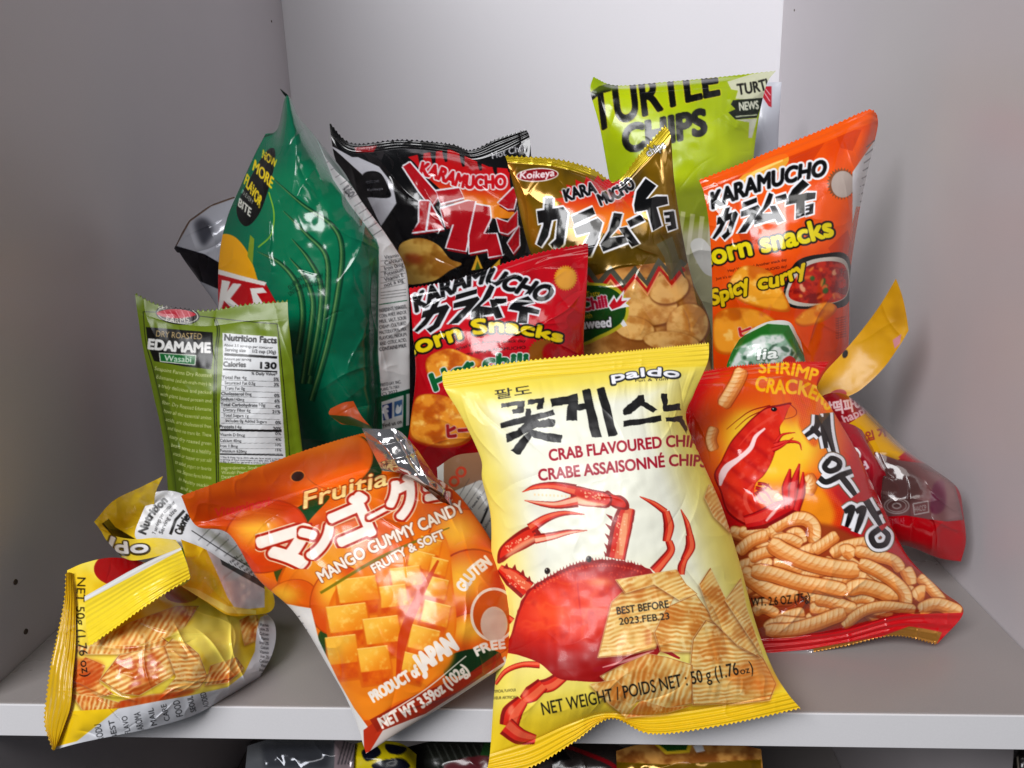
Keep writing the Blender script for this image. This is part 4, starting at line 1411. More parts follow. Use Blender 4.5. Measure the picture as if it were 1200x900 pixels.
for a, c, y in (('Vitamin D 0mcg', '0%', 626), ('Calcium 40mg', '4%', 650), ('Iron 1.8mg', '10%', 672), ('Potassium 620mg', '15%', 692)):
    nf(a, y, 408, 408 + len(a) * 7.2, 12, .4)
    nf(c, y - 4, 632, 656, 11, .5)
    A.line([(408, y + 6), (660, y + 6)], 1.2, NB, .6, smooth=False)
A.line([(408, 700), (664, 704)], 5, NB, smooth=False)
for k, t in enumerate(('* The % Daily Value (DV) tells you how much a nutrient in', 'a serving of food contributes to a daily diet. 2,000 calories', 'a day is used for general nutrition advice.')):
    nf(t, 716 + k * 9, 410, 672 - (60 if k == 2 else 0), 6.5, .4)
for k, t in enumerate(('Ingredients: Soybeans, Sea Salt,', 'Wasabi Powder (Wasabi, Lactose,', 'Dextrin)', 'Contains: Soy, Milk', 'Packed in a facility')):
    A.text(t, [(414, 762 + k * 19), (414 + len(t) * 8.4, 760 + k * 18)], 13, PALE, bold=.8)
ed = [
    [(158, 344, .205), (184, 357, .205), (212, 362, .206), (244, 364, .208), (290, 357, .21), (337, 353, .212)],
    [(161, 366, .2), (186, 374, .199), (214, 380, .199), (246, 382, .2), (292, 376, .202), (338, 374, .206)],
    [(168, 410, .195), (193, 414, .188), (220, 418, .186), (250, 420, .186), (296, 416, .19), (342, 412, .198)],
    [(179, 460, .188), (203, 464, .18), (228, 468, .177), (256, 470, .177), (302, 466, .182), (347, 464, .192)],
    [(191, 515, .182), (212, 518, .175), (236, 522, .172), (262, 524, .172), (308, 520, .176), (353, 516, .187)],
    [(197, 577, .175), (220, 580, .168), (243, 584, .166), (268, 586, .166), (314, 580, .17), (359, 568, .18)],
    [(202, 650, .17), (226, 655, .165), (250, 660, .162), (276, 660, .162), (320, 656, .164), (364, 645, .172)]]
bag('nut_pouch', 'olive green roasted edamame pouch with a nutrition table, standing by the left wall', 'snack pouch', ed, A,
    top=1, bottom=0, bulge=.008, back=.02, dens=1.5, seed=41, noise=2.2, nrand=8, ramp=.45, rough=.42, coat=.12, ridges=0, ridge_mm=0, zig=2.2,
    folds=[(180, 440, 235, 580, -1.6, 9), (170, 350, 190, 420, 1.0, 7), (335, 370, 356, 560, 1.0, 6), (250, 360, 254, 420, .8, 5)],
    group='snack bags piled on the shelf')

# ------------------------------------------------------------------ tall green chip bag
GRN = (6, 128, 98)
A = Art((235, 95, 500, 640), GRN, 1.8)
A.at(190, 90, 2.0)
A.fill([(0, 0), (800, 0), (800, 1200), (0, 1200)], lambda x, y: mix((6, 130, 100), (2, 108, 82), sm(.3, .8, fbm(x / 140, y / 140, 3, 3))))
A.fill([(225, 240), (380, 200), (430, 330), (420, 520), (360, 720), (300, 560), (250, 420)], (6, 142, 100), .6, smooth=True, blur=20)
# chives
for q in ([(262, 240), (330, 300), (400, 350), (422, 410), (410, 520), (385, 640), (350, 760)], [(285, 315), (340, 370), (384, 420), (388, 500), (375, 600), (345, 720)],
          [(305, 380), (345, 430), (372, 490), (368, 580), (345, 700)], [(300, 425), (335, 470), (354, 530), (345, 620), (330, 720)],
          [(225, 410), (280, 440), (318, 490), (330, 560), (318, 650)]):
    A.line(q, [2, 10, 13, 16, 16, 16], (4, 84, 62))
    A.line(np.array(q) + np.array([-1.5, 0]), [1, 6, 8, 9, 9, 9], (58, 118, 76))
    A.line(np.array(q) + np.array([-2.5, -1]), [1, 2, 3, 3, 3, 3], (150, 182, 120), .7)
A.line([(225, 400), (255, 370), (262, 320), (250, 270)], 3, (176, 206, 60), .9)
A.line([(150, 240), (200, 160), (262, 132)], 4, (8, 70, 50), .6)
# badge
A.fill([(176, 300), (200, 250), (240, 180), (262, 168), (264, 200), (250, 260), (228, 320), (200, 350), (180, 335)], (16, 22, 20), smooth=True)
YT = (238, 214, 50)
A.text('NOW', [(234, 190), (266, 214)], 20, YT, bold=1.2, up=(.15, -1))
A.text('MORE', [(212, 218), (256, 262)], 25, YT, bold=1.4, up=(.25, -1))
A.text('FLAVOR', [(192, 250), (228, 308)], 25, YT, bold=1.4, up=(.3, -1))
A.text('IN EVERY', [(186, 272), (212, 300)], 10, (236, 236, 226), bold=.9, up=(.3, -1))
A.text('BITE', [(178, 302), (206, 328)], 19, (236, 236, 226), bold=1.2, up=(.2, -1))
# yellow sun and red banner at the left edge
A.fill([(128, 380), (165, 372), (200, 410), (222, 470), (226, 500), (120, 470)], (244, 184, 30), smooth=True)
A.fill([(120, 450), (180, 466), (240, 480), (268, 530), (262, 640), (120, 640)], (200, 20, 36))
A.fill([(128, 450), (185, 466), (245, 482), (240, 490), (180, 476), (128, 462)], (240, 236, 230))
for q in ([(140, 476), (160, 480), (140, 540), (128, 560)], [(166, 484), (186, 486), (160, 520), (190, 545), (168, 548), (140, 520)],
          [(206, 496), (236, 494), (246, 506), (222, 508), (236, 530), (226, 546), (196, 540), (214, 530)]):
    A.fill(q, (240, 238, 234))
A.fill([(206, 370), (216, 380), (212, 440), (200, 420)], (150, 170, 60))
A.text('GUARANTEED FRESH', [(300, 500), (330, 476), (376, 470)], 10, (4, 60, 44), bold=.8)
A.text('UNTIL PRINTED DATE', [(300, 514), (335, 494), (378, 488)], 10, (4, 60, 44), bold=.8)
# white information strip on the side
A.fill([(370, 150), (388, 190), (414, 232), (446, 285), (492, 350), (508, 400), (506, 560), (506, 650), (514, 750), (620, 720), (620, 150)], (236, 235, 235))
A.fill([(366, 140), (440, 150), (500, 260), (560, 390), (572, 440), (545, 400), (500, 330), (440, 250), (385, 200)], (8, 84, 62))
A.fill([(360, 140), (384, 190), (420, 236), (460, 290), (490, 330), (520, 372), (500, 380), (440, 300), (400, 240)], (226, 226, 226), .95)
for k in range(11):
    x, y = 384 + k * 11, 190 + k * 17
    A.line([(x, y + 12), (x + 22, y - 2)], 1.6, (60, 60, 60), .8, smooth=False)
A.text('160', [(424, 264), (440, 284)], 16, (30, 30, 30), bold=1.5, up=(1, -.8))
for k, t in enumerate(('Vitamin D', 'Calcium', 'Iron 0mg', 'Potassium', 'Vitamin E', 'not a sig')):
    A.text(t, [(522, 428 + k * 13), (566, 420 + k * 12)], 9, (40, 40, 44), bold=.6)
    A.line([(512, 432 + k * 13), (570, 424 + k * 12)], 1, (70, 70, 70), .7, smooth=False)
for k in range(3):
    A.line([(512, 506 + k * 7), (572, 498 + k * 7)], 2, (110, 110, 110), .6, smooth=False)
for k, t in enumerate(('INGREDIENTS: POTATOES,', 'CORN, WHEY, AND/OR', 'MILK, SALT, SOUR', 'CREAM (CULTURED', 'MALTODEXTRIN, MILK', 'FLAVORS, MEDIUM', 'AND CITRIC ACID.', 'CONTAINS MILK')):
    A.text(t, [(510, 552 + k * 13), (573, 542 + k * 13)], 8, (50, 50, 54), bold=1.0 if k in (0, 7) else .5)
A.line([(508, 534), (574, 524)], 2, (40, 110, 80), smooth=False)
for k, t in enumerate(('FRITO LAY, INC.', 'PLANO, TX 75024', '(C) 2022')):
    A.text(t, [(513, 726 + k * 11), (560 - k * 4, 718 + k * 11)], 7, (60, 60, 64), bold=.8 if k == 0 else .4)
A.fill([(500, 752), (620, 722), (620, 1000), (480, 1000)], (6, 96, 66))
A.fill([(514, 762), (566, 746), (564, 820), (516, 834)], (206, 206, 204))
A.fill([(572, 744), (600, 738), (600, 812), (572, 818)], (206, 206, 204))
A.fill([(516, 770), (539, 763), (539, 800), (518, 806)], (52, 76, 130))
A.text('f', [(522, 803), (536, 799)], 30, (230, 230, 234), bold=2.2)
A.fill([(544, 762), (563, 756), (562, 792), (544, 797)], (84, 120, 160))
A.fill([(548, 776), (552, 768), (556, 774), (561, 768), (560, 784), (552, 790), (547, 786)], (226, 230, 234), smooth=True)
A.text('Find us on', [(518, 822), (562, 812)], 9, (40, 40, 40), bold=.8)
grn = [
    [(311, 157, .33), (325, 151, .325), (336, 112, .32), (351, 138, .326), (366, 156, .335), (374, 166, .340)],
    [(298, 182, .315), (322, 172, .305), (341, 150, .295), (372, 180, .31), (392, 198, .325), (402, 200, .333)],
    [(281, 220, .305), (314, 212, .288), (350, 205, .276), (390, 220, .288), (412, 232, .305), (424, 236, .316)],
    [(266, 256, .3), (308, 256, .278), (356, 255, .264), (408, 262, .274), (436, 273, .296), (452, 274, .308)],
    [(257, 300, .298), (306, 304, .27), (362, 304, .256), (418, 296, .266), (445, 293, .29), (473, 308, .302)],
    [(256, 360, .295), (310, 366, .262), (372, 364, .248), (424, 354, .258), (446, 348, .282), (479, 345, .296)],
    [(262, 430, .29), (318, 434, .256), (380, 430, .242), (424, 418, .252), (444, 414, .274), (480, 408, .289)],
    [(270, 510, .29), (326, 514, .258), (386, 508, .246), (428, 490, .254), (447, 480, .272), (480, 472, .286)],
    [(280, 610, .3), (334, 610, .285), (394, 604, .275), (430, 590, .278), (450, 575, .285), (478, 560, .295)]]
GB = bag('chip_bag', 'tall glossy green chip bag with a pointed top, standing near the left wall', 'snack bag', grn, A,
         top=0, bottom=0, bulge=.012, back=.05, dens=1.15, seed=51, crumple=3.2, noise=3.6, nrand=30, ramp=1.3, rough=.2, coat=.75,
         folds=[(345, 180, 372, 230, -1.6, 6), (370, 190, 340, 260, 1.4, 7), (336, 120, 346, 230, 1.6, 7), (320, 150, 330, 250, -1.2, 8),
                (430, 260, 400, 330, 1.5, 7), (425, 300, 440, 400, 1.2, 6), (390, 260, 430, 290, 1.4, 6), (360, 460, 440, 430, 1.8, 8),
                (380, 500, 440, 470, -1.4, 7), (375, 470, 400, 520, 1.3, 6), (400, 330, 440, 380, 1.2, 7), (350, 520, 440, 520, 1.2, 6),
                (300, 180, 318, 240, 1.0, 7), (390, 420, 410, 470, 1.6, 5), (440, 300, 447, 440, 1.2, 4)], group='snack bags piled on the shelf')
B = Art((320, 95, 345, 125), (18, 40, 34), 2)
sheet('corner_tip', [[(328, 104, .318), (330, 105, .319), (332, 107, .32)], [(331, 109, .318), (334, 109, .319), (337, 111, .32)],
                     [(335, 114, .319), (337, 114, .32), (341, 118, .322)]], B, GB, nrand=0, noise=.3, dens=2)

# ------------------------------------------------------------------ silver bag tucked behind the green one
A = Art((190, 225, 330, 345), (196, 198, 206), 1.5)
A.im[..., 3] = .12
A.line([(203, 293), (222, 259), (247, 241), (275, 231)], 2, (110, 84, 66), smooth=False)
A.fill([(190, 285), (206, 288), (240, 298), (264, 312), (270, 345), (190, 310)], (14, 16, 30), metal=0)
A.fill([(228, 262), (240, 256), (250, 270), (238, 288)], (60, 62, 72), .8, smooth=True, blur=3)
bag('foil_bag', 'small silver foil bag corner poking out behind the tall green bag', 'snack bag',
    [[(204, 291, .33), (222, 258, .335), (248, 240, .34), (272, 231, .345), (310, 225, .35)],
     [(206, 294, .326), (228, 280, .318), (250, 268, .316), (274, 262, .32), (312, 262, .33)],
     [(208, 296, .324), (232, 298, .316), (252, 300, .314), (276, 300, .318), (314, 300, .325)],
     [(212, 299, .324), (238, 311, .32), (262, 328, .318), (284, 348, .318), (318, 362, .325)],
     [(290, 430, .33), (296, 436, .325), (302, 440, .322), (310, 450, .322), (322, 460, .325)],
     [(292, 600, .335), (296, 603, .33), (300, 604, .33), (304, 604, .33), (325, 604, .332)]], A, top=0, bottom=0, bulge=.006, back=.012, dens=1.1,
    seed=61, noise=4.0, nrand=26, ramp=1.8, crumple=2.6, folds=[(205, 290, 262, 250, 2.0, 4), (225, 300, 262, 280, -2.0, 4), (235, 245, 258, 320, 1.8, 4)], rough=.25, coat=.2, group='snack bags piled on the shelf')


# ------------------------------------------------------------------ black bag with red lettering, at the back
A = Art((375, 130, 660, 580), (20, 19, 22), 1.8)
A.at(370, 130, 4.444)
A.fill([(480, 240), (560, 220), (700, 200), (900, 290), (1010, 320), (1010, 380), (880, 420), (700, 380), (600, 340)], (206, 26, 34))
A.fill([(500, 250), (1000, 300), (1040, 560), (800, 560), (640, 400), (560, 330)], lambda x, y: mix((206, 26, 34), (236, 150, 40), sm(360, 500, y + (900 - x) * .12)))
for x, y, l in ((545, 250, 40), (610, 230, 70), (670, 215, 50), (760, 230, 60), (850, 260, 50), (930, 290, 40)):
    A.line([(x, y - 40), (x + 4, y + l * .4), (x + 10, y + l)], [34, 20, 12], (20, 19, 22))
A.fill([(560, 150), (1010, 200), (1010, 290), (900, 260), (760, 212), (640, 190), (520, 215)], (20, 19, 22))
A.text('KARAMUCHO', [(540, 330), (620, 350), (780, 400), (990, 400)], 66, (206, 26, 40), bold=5, outline=[((238, 238, 240), 7)])
RK = (190, 20, 40)


def boxy(A, pts, c=RK, o=(236, 236, 240), w=18, shade=(150, 16, 30)):
    P_ = np.asarray(pts, float)
    A.fill(P_ + np.array([4, 16]), shade)
    A.line(np.concatenate([P_, P_[:2]]), w, o, smooth=False)
    A.fill(P_, c)


boxy(A, [(455, 290), (490, 268), (560, 350), (640, 440), (600, 500), (540, 420)])
boxy(A, [(540, 470), (590, 470), (650, 580), (668, 610), (500, 632), (540, 580)])
A.line([(596, 480), (575, 625)], 12, (236, 236, 240), smooth=False)
boxy(A, [(628, 418), (746, 402), (770, 450), (650, 480)])
boxy(A, [(650, 512), (790, 470), (830, 470), (780, 730), (680, 712), (720, 590), (676, 600)])
boxy(A, [(835, 488), (905, 500), (910, 560), (872, 640), (940, 640), (970, 750), (900, 760), (895, 720), (800, 740), (800, 650)])
boxy(A, [(950, 480), (1030, 400), (1050, 430), (1030, 510), (1000, 510)], w=14)
boxy(A, [(940, 560), (1000, 580), (1050, 520), (1050, 600), (1000, 640), (960, 630)], w=14)
boxy(A, [(1000, 690), (1060, 600), (1060, 700), (1030, 740)], w=14)
A.fill([(430, 720), (480, 672), (560, 664), (640, 700), (700, 770), (760, 796), (700, 830), (600, 889), (440, 889)], lambda x, y: mix((214, 178, 100), (170, 120, 50), sm(.4, .75, fbm(x / 70, y / 60, 3, 3))), smooth=True)
A.ell(510, 770, 50, 26, (170, 70, 40), .6, .2, 12)
A.fill([(810, 830), (840, 750), (870, 820)], (214, 170, 60))
A.fill([(828, 830), (842, 780), (858, 822)], (90, 110, 40))
A.fill([(900, 830), (960, 770), (960, 830)], (214, 170, 60))
# white sweep and black panel on the left, logo
A.fill([(60, 170), (130, 230), (240, 330), (262, 440), (340, 600), (420, 480), (400, 380), (330, 290), (220, 240), (190, 240)], (208, 208, 214))
A.fill([(245, 330), (330, 320), (380, 400), (386, 450), (290, 450), (250, 440)], (24, 24, 28), smooth=True)
A.text('POTATO CHIPS', [(262, 380), (330, 372)], 14, (170, 170, 176), bold=1)
A.text('Koikeya', [(270, 418), (350, 410)], 14, (190, 190, 196), bold=1.2)
A.fill([(200, 190), (320, 180), (300, 215), (210, 215)], (170, 24, 34))
A.text('Koikeya', [(205, 208), (300, 196)], 18, (226, 226, 226), bold=1.6)
A.text('Hot Chili', [(920, 250), (1090, 205)], 34, (220, 220, 224), bold=2, skew=.1)
blk = [
    [(386, 144, .46), (413, 168, .46), (470, 164, .46), (528, 169, .46), (552, 176, .46), (584, 162, .455), (617, 152, .45)],
    [(388, 160, .455), (414, 179, .452), (472, 174, .45), (530, 180, .45), (556, 189, .45), (588, 180, .45), (621, 163, .448)],
    [(394, 190, .45), (424, 196, .435), (480, 192, .43), (536, 198, .428), (566, 206, .428), (596, 204, .43), (624, 200, .44)],
    [(416, 236, .445), (448, 232, .42), (496, 228, .41), (548, 234, .408), (578, 242, .41), (606, 246, .416), (632, 250, .43)],
    [(430, 290, .44), (462, 284, .415), (508, 282, .402), (556, 288, .4), (586, 294, .402), (614, 300, .41), (636, 304, .425)],
    [(440, 350, .44), (474, 352, .415), (516, 352, .402), (560, 354, .4), (592, 356, .402), (618, 358, .41), (640, 360, .425)],
    [(450, 450, .445), (482, 454, .425), (520, 456, .415), (562, 456, .412), (594, 456, .415), (618, 455, .42), (640, 452, .43)],
    [(455, 560, .45), (486, 562, .44), (524, 562, .435), (564, 562, .435), (594, 562, .437), (618, 561, .44), (640, 560, .445)]]
bag('chip_bag', 'black chip bag with big red lettering, behind the red corn snack bag', 'snack bag', blk, A, top=1, bottom=0,
    bulge=.012, back=.04, dens=1.2, seed=71, noise=3.6, nrand=26, ramp=1.3, crumple=2.4, rough=.18, coat=.7, zig=1.4, ridges=3,
    folds=[(425, 180, 490, 230, 2.0, 5), (490, 195, 520, 260, 1.6, 5), (480, 180, 580, 200, -1.4, 6), (400, 180, 430, 240, 1.6, 6),
           (505, 250, 535, 280, 1.6, 4), (540, 190, 590, 235, 1.4, 5), (600, 200, 604, 290, 1.4, 5), (515, 270, 500, 330, 1.4, 4),
           (440, 200, 440, 260, -1.4, 6)], group='snack bags piled on the shelf')

# ------------------------------------------------------------------ gold seaweed chips
A = Art((585, 140, 850, 610), (150, 118, 14), 1.9)
A.im[..., 3] = .45
A.at(570, 140, 3.214)
A.fill([(0, 0), (900, 0), (900, 1500), (0, 1500)], lambda x, y: mix((158, 124, 16), (112, 90, 14), sm(.3, .75, fbm(x / 90, y / 120, 3, 3))), metal=.45)
A.fill([(70, 130), (130, 330), (170, 480), (215, 480), (170, 330), (110, 190)], (206, 140, 24), .8, blur=8, metal=.6)
A.fill([(60, 120), (250, 140), (400, 170), (490, 215), (490, 245), (400, 210), (250, 175), (75, 160)], (206, 184, 24), metal=.5)
A.fill([(490, 210), (665, 15), (700, 30), (692, 70), (505, 250)], (210, 190, 26), metal=.5)
A.ell(192, 209, 80, 26, (232, 228, 224), 1, -.06, metal=0)
A.ell(192, 209, 76, 22, (150, 24, 36), 1, -.06, metal=0)
A.text('Koikeya', [(126, 222), (192, 220), (256, 212)], 26, (240, 236, 236), bold=1.8, skew=.15)
A.text('chips', [(610, 140), (676, 104)], 28, (236, 236, 236), bold=1.6, outline=[((40, 34, 20), 2)])
# burst behind the lettering
rs_ = np.random.RandomState(3)
t = np.linspace(0, 2 * np.pi, 48, endpoint=False)
rr = np.where(np.arange(48) % 2 == 0, 1.0, .8)
A.fill(np.stack([420 + 170 * rr * np.cos(t), 330 + 120 * rr * np.sin(t)], 1), lambda x, y: mix((206, 30, 34), (240, 150, 40), sm(230, 400, y)), metal=0)
KB, KO = (18, 18, 20), (240, 240, 244)
A.text('KARA', [(300, 308), (416, 276)], 44, KB, bold=3, outline=[(KO, 4)])
A.text('MUCHO', [(432, 324), (490, 300), (562, 254)], 44, KB, bold=3, outline=[(KO, 4)])


def kana(A, strokes, o=KO, c=KB, ow=16):
    for s_ in strokes:
        P_ = np.asarray(s_, float)
        A.line(np.concatenate([P_, P_[:2]]), ow, o, smooth=False, metal=0)
        A.fill(P_, o, metal=0)
    for s_ in strokes:
        A.fill(np.asarray(s_, float), c, metal=0)


KANA = {'カ': [[(190, 345), (290, 330), (306, 352), (290, 470), (262, 500), (240, 470), (262, 450), (268, 375), (196, 392)],
              [(222, 296), (250, 296), (246, 380), (232, 440), (206, 480), (190, 470), (214, 400)]],
        'ラ': [[(322, 366), (400, 330), (410, 356), (330, 394)],
              [(330, 410), (420, 372), (436, 388), (420, 450), (392, 516), (352, 520), (376, 460), (392, 424), (340, 436)]],
        'ム': [[(480, 352), (512, 356), (500, 400), (462, 446), (520, 440), (500, 410), (528, 404), (576, 470), (548, 480), (534, 462), (440, 498), (430, 470), (462, 420)]],
        'ー': [[(530, 384), (580, 358), (596, 380), (542, 406)]],
        'チ': [[(566, 270), (600, 222), (640, 250), (600, 300), (640, 290), (680, 290), (684, 318), (640, 330), (660, 400), (628, 420), (606, 340), (560, 350), (556, 322)]],
        'ョ': [[(668, 350), (706, 345), (716, 410), (684, 420), (680, 402), (696, 398), (694, 386), (676, 388), (674, 372), (690, 370), (690, 360), (670, 362)]]}
KANA_BOX = {'カ': [(190, 312), (300, 290), (306, 480), (200, 505)], 'ラ': [(318, 362), (412, 320), (440, 500), (350, 530)],
            'ム': [(436, 366), (560, 330), (580, 462), (450, 508)], 'ー': [(526, 380), (582, 354), (598, 382), (540, 408)],
            'チ': [(548, 262), (666, 226), (690, 390), (580, 430)], 'ョ': [(666, 350), (706, 344), (716, 410), (680, 422)]}
kana(A, [s_ for k_ in 'カラムーチョ' for s_ in KANA[k_]])


def kana_at(A, ch, quad, **kw):
    """one block character fitted to a new four-cornered cell"""
    S_, D_ = np.array(KANA_BOX[ch], float), np.array(quad, float)
    # bilinear cell coordinates by a few Newton steps
    out = []
    for st in KANA[ch]:
        Q = []
        for p in np.asarray(st, float):
            u = v = .5
            for _ in range(12):
                f = S_[0] * (1 - u) * (1 - v) + S_[1] * u * (1 - v) + S_[2] * u * v + S_[3] * (1 - u) * v - p
                fu = (S_[1] - S_[0]) * (1 - v) + (S_[2] - S_[3]) * v
                fv = (S_[3] - S_[0]) * (1 - u) + (S_[2] - S_[1]) * u
                du = np.linalg.solve(np.stack([fu, fv], 1), -f)
                u, v = u + du[0], v + du[1]
            Q.append(D_[0] * (1 - u) * (1 - v) + D_[1] * u * (1 - v) + D_[2] * u * v + D_[3] * (1 - u) * v)
        out.append(Q)
    return out


A.fill([(200, 480), (300, 470), (420, 520), (560, 480), (720, 430), (760, 560), (560, 560), (380, 560)], (150, 120, 18), .4, blur=10, metal=.6)
# clear lower half with chips
A.fill([(370, 600), (500, 560), (640, 540), (760, 540), (860, 1000), (360, 1000)], lambda x, y: mix((214, 164, 98), (166, 110, 54), sm(.35, .7, fbm(x / 70, y / 60, 5, 4))), metal=0)
for x, y, a, b, r in ((600, 690, 130, 90, .3), (560, 790, 80, 46, .2), (760, 780, 80, 90, .5), (690, 640, 80, 60, -.3), (700, 840, 110, 40, .1)):
    A.ell(x, y, a, b, (140, 84, 36), 1, r, 4, metal=0)
    A.ell(x - 3, y - 4, a * .96, b * .94, lambda X, Y: mix((236, 194, 126), (204, 148, 78), sm(.35, .7, fbm(X / 40, Y / 36, 6, 4))), 1, r, 3, metal=0)
zz = []
for k in range(9):
    zz.append((376 + k * 46, 590 + (30 if k % 2 else -26) - (k > 5) * 30))
A.line(zz, 30, (110, 110, 96), smooth=False, metal=.3)
A.line(np.array(zz) + np.array([0, 26]), 20, (196, 40, 34), smooth=False, metal=0)
A.line(np.array(zz) + np.array([0, 42]), 8, (236, 170, 120), smooth=False, metal=0)
A.fill([(640, 470), (700, 440), (750, 600), (720, 560), (690, 610), (670, 520)], (120, 116, 90), .9, metal=.4)
# green flavour roundel
A.fill([(330, 640), (420, 616), (500, 640), (535, 700), (520, 770), (440, 820), (340, 840)], (200, 190, 60), smooth=True, metal=0)
A.fill([(330, 650), (420, 626), (490, 648), (524, 700), (510, 762), (430, 810), (340, 830)], (36, 92, 40), smooth=True, metal=0)
A.text('Tasty', [(376, 670), (428, 664)], 22, (236, 190, 40), bold=1.4, metal=0)
A.text('Chili', [(362, 722), (456, 704)], 44, (200, 24, 70), bold=3, outline=[(KO, 3.5)], metal=0)
A.text('with', [(360, 752), (398, 746)], 20, (236, 190, 40), bold=1.4, metal=0)
A.text('Seaweed', [(320, 792), (470, 780)], 36, KO, bold=2.6, outline=[((20, 20, 20), 3)], metal=0)
A.fill([(455, 700), (480, 660), (490, 678), (520, 640), (515, 672), (545, 672), (524, 692), (540, 704), (500, 712), (470, 722)], KO, metal=0)
A.fill([(462, 700), (482, 672), (490, 690), (512, 660), (508, 684), (530, 682), (504, 704), (474, 716)], (206, 30, 50), metal=0)
A.fill([(505, 770), (516, 752), (530, 776), (516, 782)], (232, 232, 234), metal=0)
gold = [
    [(592, 183, .36), (648, 186, .36), (692, 197, .362), (722, 212, .364), (750, 180, .36), (779, 147, .356)],
    [(595, 192, .355), (648, 197, .352), (690, 209, .35), (722, 225, .352), (756, 195, .352), (786, 160, .352)],
    [(606, 235, .345), (655, 238, .33), (698, 242, .326), (737, 244, .328), (768, 226, .334), (790, 210, .344)],
    [(618, 285, .338), (665, 290, .318), (708, 291, .312), (746, 289, .314), (778, 282, .322), (800, 276, .336)],
    [(636, 340, .334), (680, 341, .312), (720, 341, .306), (756, 339, .308), (790, 335, .318), (812, 330, .333)],
    [(648, 388, .332), (690, 390, .31), (730, 390, .304), (766, 386, .306), (804, 382, .316), (832, 378, .332)],
    [(652, 450, .334), (694, 454, .314), (732, 454, .308), (768, 452, .31), (806, 448, .32), (834, 440, .334)],
    [(656, 580, .34), (698, 584, .33), (734, 584, .326), (770, 584, .328), (804, 582, .332), (830, 580, .338)]]
bag('chip_bag', 'gold foil seaweed chip bag with black lettering, in the middle of the pile', 'snack bag', gold, A, top=1, bottom=0, bulge=.014,
    back=.03, dens=1.25, seed=81, noise=3.0, nrand=24, ramp=1.2, crumple=2.0, rough=.22, coat=.6, zig=1.6, ridges=4, ridge_mm=.5,
    folds=[(600, 200, 625, 280, 2.0, 5), (610, 260, 640, 330, 1.6, 5), (720, 225, 700, 300, 1.8, 5), (722, 222, 760, 260, -1.6, 5),
           (735, 280, 770, 300, 2.0, 4), (770, 270, 796, 330, 1.8, 4), (700, 320, 760, 310, 1.6, 5), (760, 300, 740, 345, 1.6, 4),
           (640, 290, 700, 310, 1.4, 5), (740, 340, 770, 380, 1.4, 4), (690, 340, 740, 330, 1.2, 4)], group='snack bags piled on the shelf')

# ------------------------------------------------------------------ red hot chili corn snacks
A = Art((470, 275, 720, 640), (196, 20, 42), 1.9)
A.at(460, 270, 3.333)
A.fill([(0, 0), (900, 0), (900, 1300), (0, 1300)], lambda x, y: mix((204, 20, 44), (168, 12, 32), sm(.3, .8, fbm(x / 160, y / 140, 3, 3))))
t = np.linspace(0, 2 * np.pi, 56, endpoint=False)
rr = np.where(np.arange(56) % 2 == 0, 1.0, .84)
A.fill(np.stack([676 + 48 * rr * np.cos(t), 186 + 52 * rr * np.sin(t)], 1), (214, 156, 50))
A.fill(np.stack([676 + 36 * np.cos(t), 186 + 40 * np.sin(t)], 1), (226, 170, 70))
A.text('KARAMUCHO', [(92, 318), (210, 256), (340, 208), (460, 236), (598, 280)], 60, KB, bold=4.5, skew=.35, h1=66, outline=[((224, 224, 228), 8)])
RW = (224, 224, 228)
kana(A, sum([kana_at(A, ch, q) for ch, q in (('カ', [(128, 296), (230, 262), (196, 380), (84, 414)]), ('ラ', [(246, 248), (344, 222), (304, 346), (212, 376)]),
                                             ('ム', [(352, 214), (432, 208), (436, 334), (310, 352)]), ('ー', [(398, 262), (448, 264), (446, 288), (396, 288)]),
                                             ('チ', [(476, 262), (580, 276), (556, 366), (440, 352)]))], []), o=RW, ow=18)
A.text('Corn Snacks', [(14, 512), (180, 452), (340, 402), (480, 400), (660, 436)], 72, (228, 206, 30), bold=4.4, outline=[((20, 16, 16), 7)], h1=40)
for k in range(2):
    A.text(('Hey! What\'s up! Another snack day', 'Just it\'s our yummy spicy KARAMUCHO')[k], [(200 - k * 60, 494 + k * 34), (330, 446 + k * 34), (520, 436 + k * 26)], 12, (40, 10, 14), bold=.9)


def puff(A, pts, seed, c1=(232, 160, 60), c2=(190, 92, 24)):
    A.fill(pts, c2, smooth=True)
    Q = spl(pts, True)
    A.fill(Q.mean(0) + (Q - Q.mean(0)) * .94 - np.array([2, 4]), lambda x, y: mix(mix(c1, (250, 206, 120), sm(.55, .8, fbm(x / 30, y / 26, seed, 4))), c2, sm(.5, .75, fbm(x / 60, y / 50, seed + 3, 4)) * .8), blur=3)


puff(A, [(135, 500), (220, 462), (300, 490), (370, 520), (300, 560), (200, 590), (140, 570)], 5)
A.fill(np.stack([590 + 64 * rr * np.cos(t), 480 + 60 * rr * np.sin(t)], 1), (150, 96, 30))
A.ell(620, 480, 34, 40, (170, 16, 30), 1, 0, 4)
A.text('Hot chili', [(166, 626), (340, 548), (526, 530)], 66, (16, 110, 64), bold=5, outline=[((226, 226, 226), 4)], h1=48, skew=.1)
puff(A, [(80, 680), (120, 640), (220, 650), (280, 690), (330, 760), (290, 830), (180, 850), (70, 810)], 9)
puff(A, [(300, 700), (420, 640), (560, 700), (560, 840), (380, 860)], 12)
A.text('ヒー', [(216, 812), (300, 806)], 54, (170, 40, 50), bold=5, outline=[((222, 180, 170), 3)])
A.fill([(60, 820), (200, 860), (400, 870), (600, 860), (700, 1300), (40, 1300)], (150, 12, 26), .85, smooth=False, blur=10)
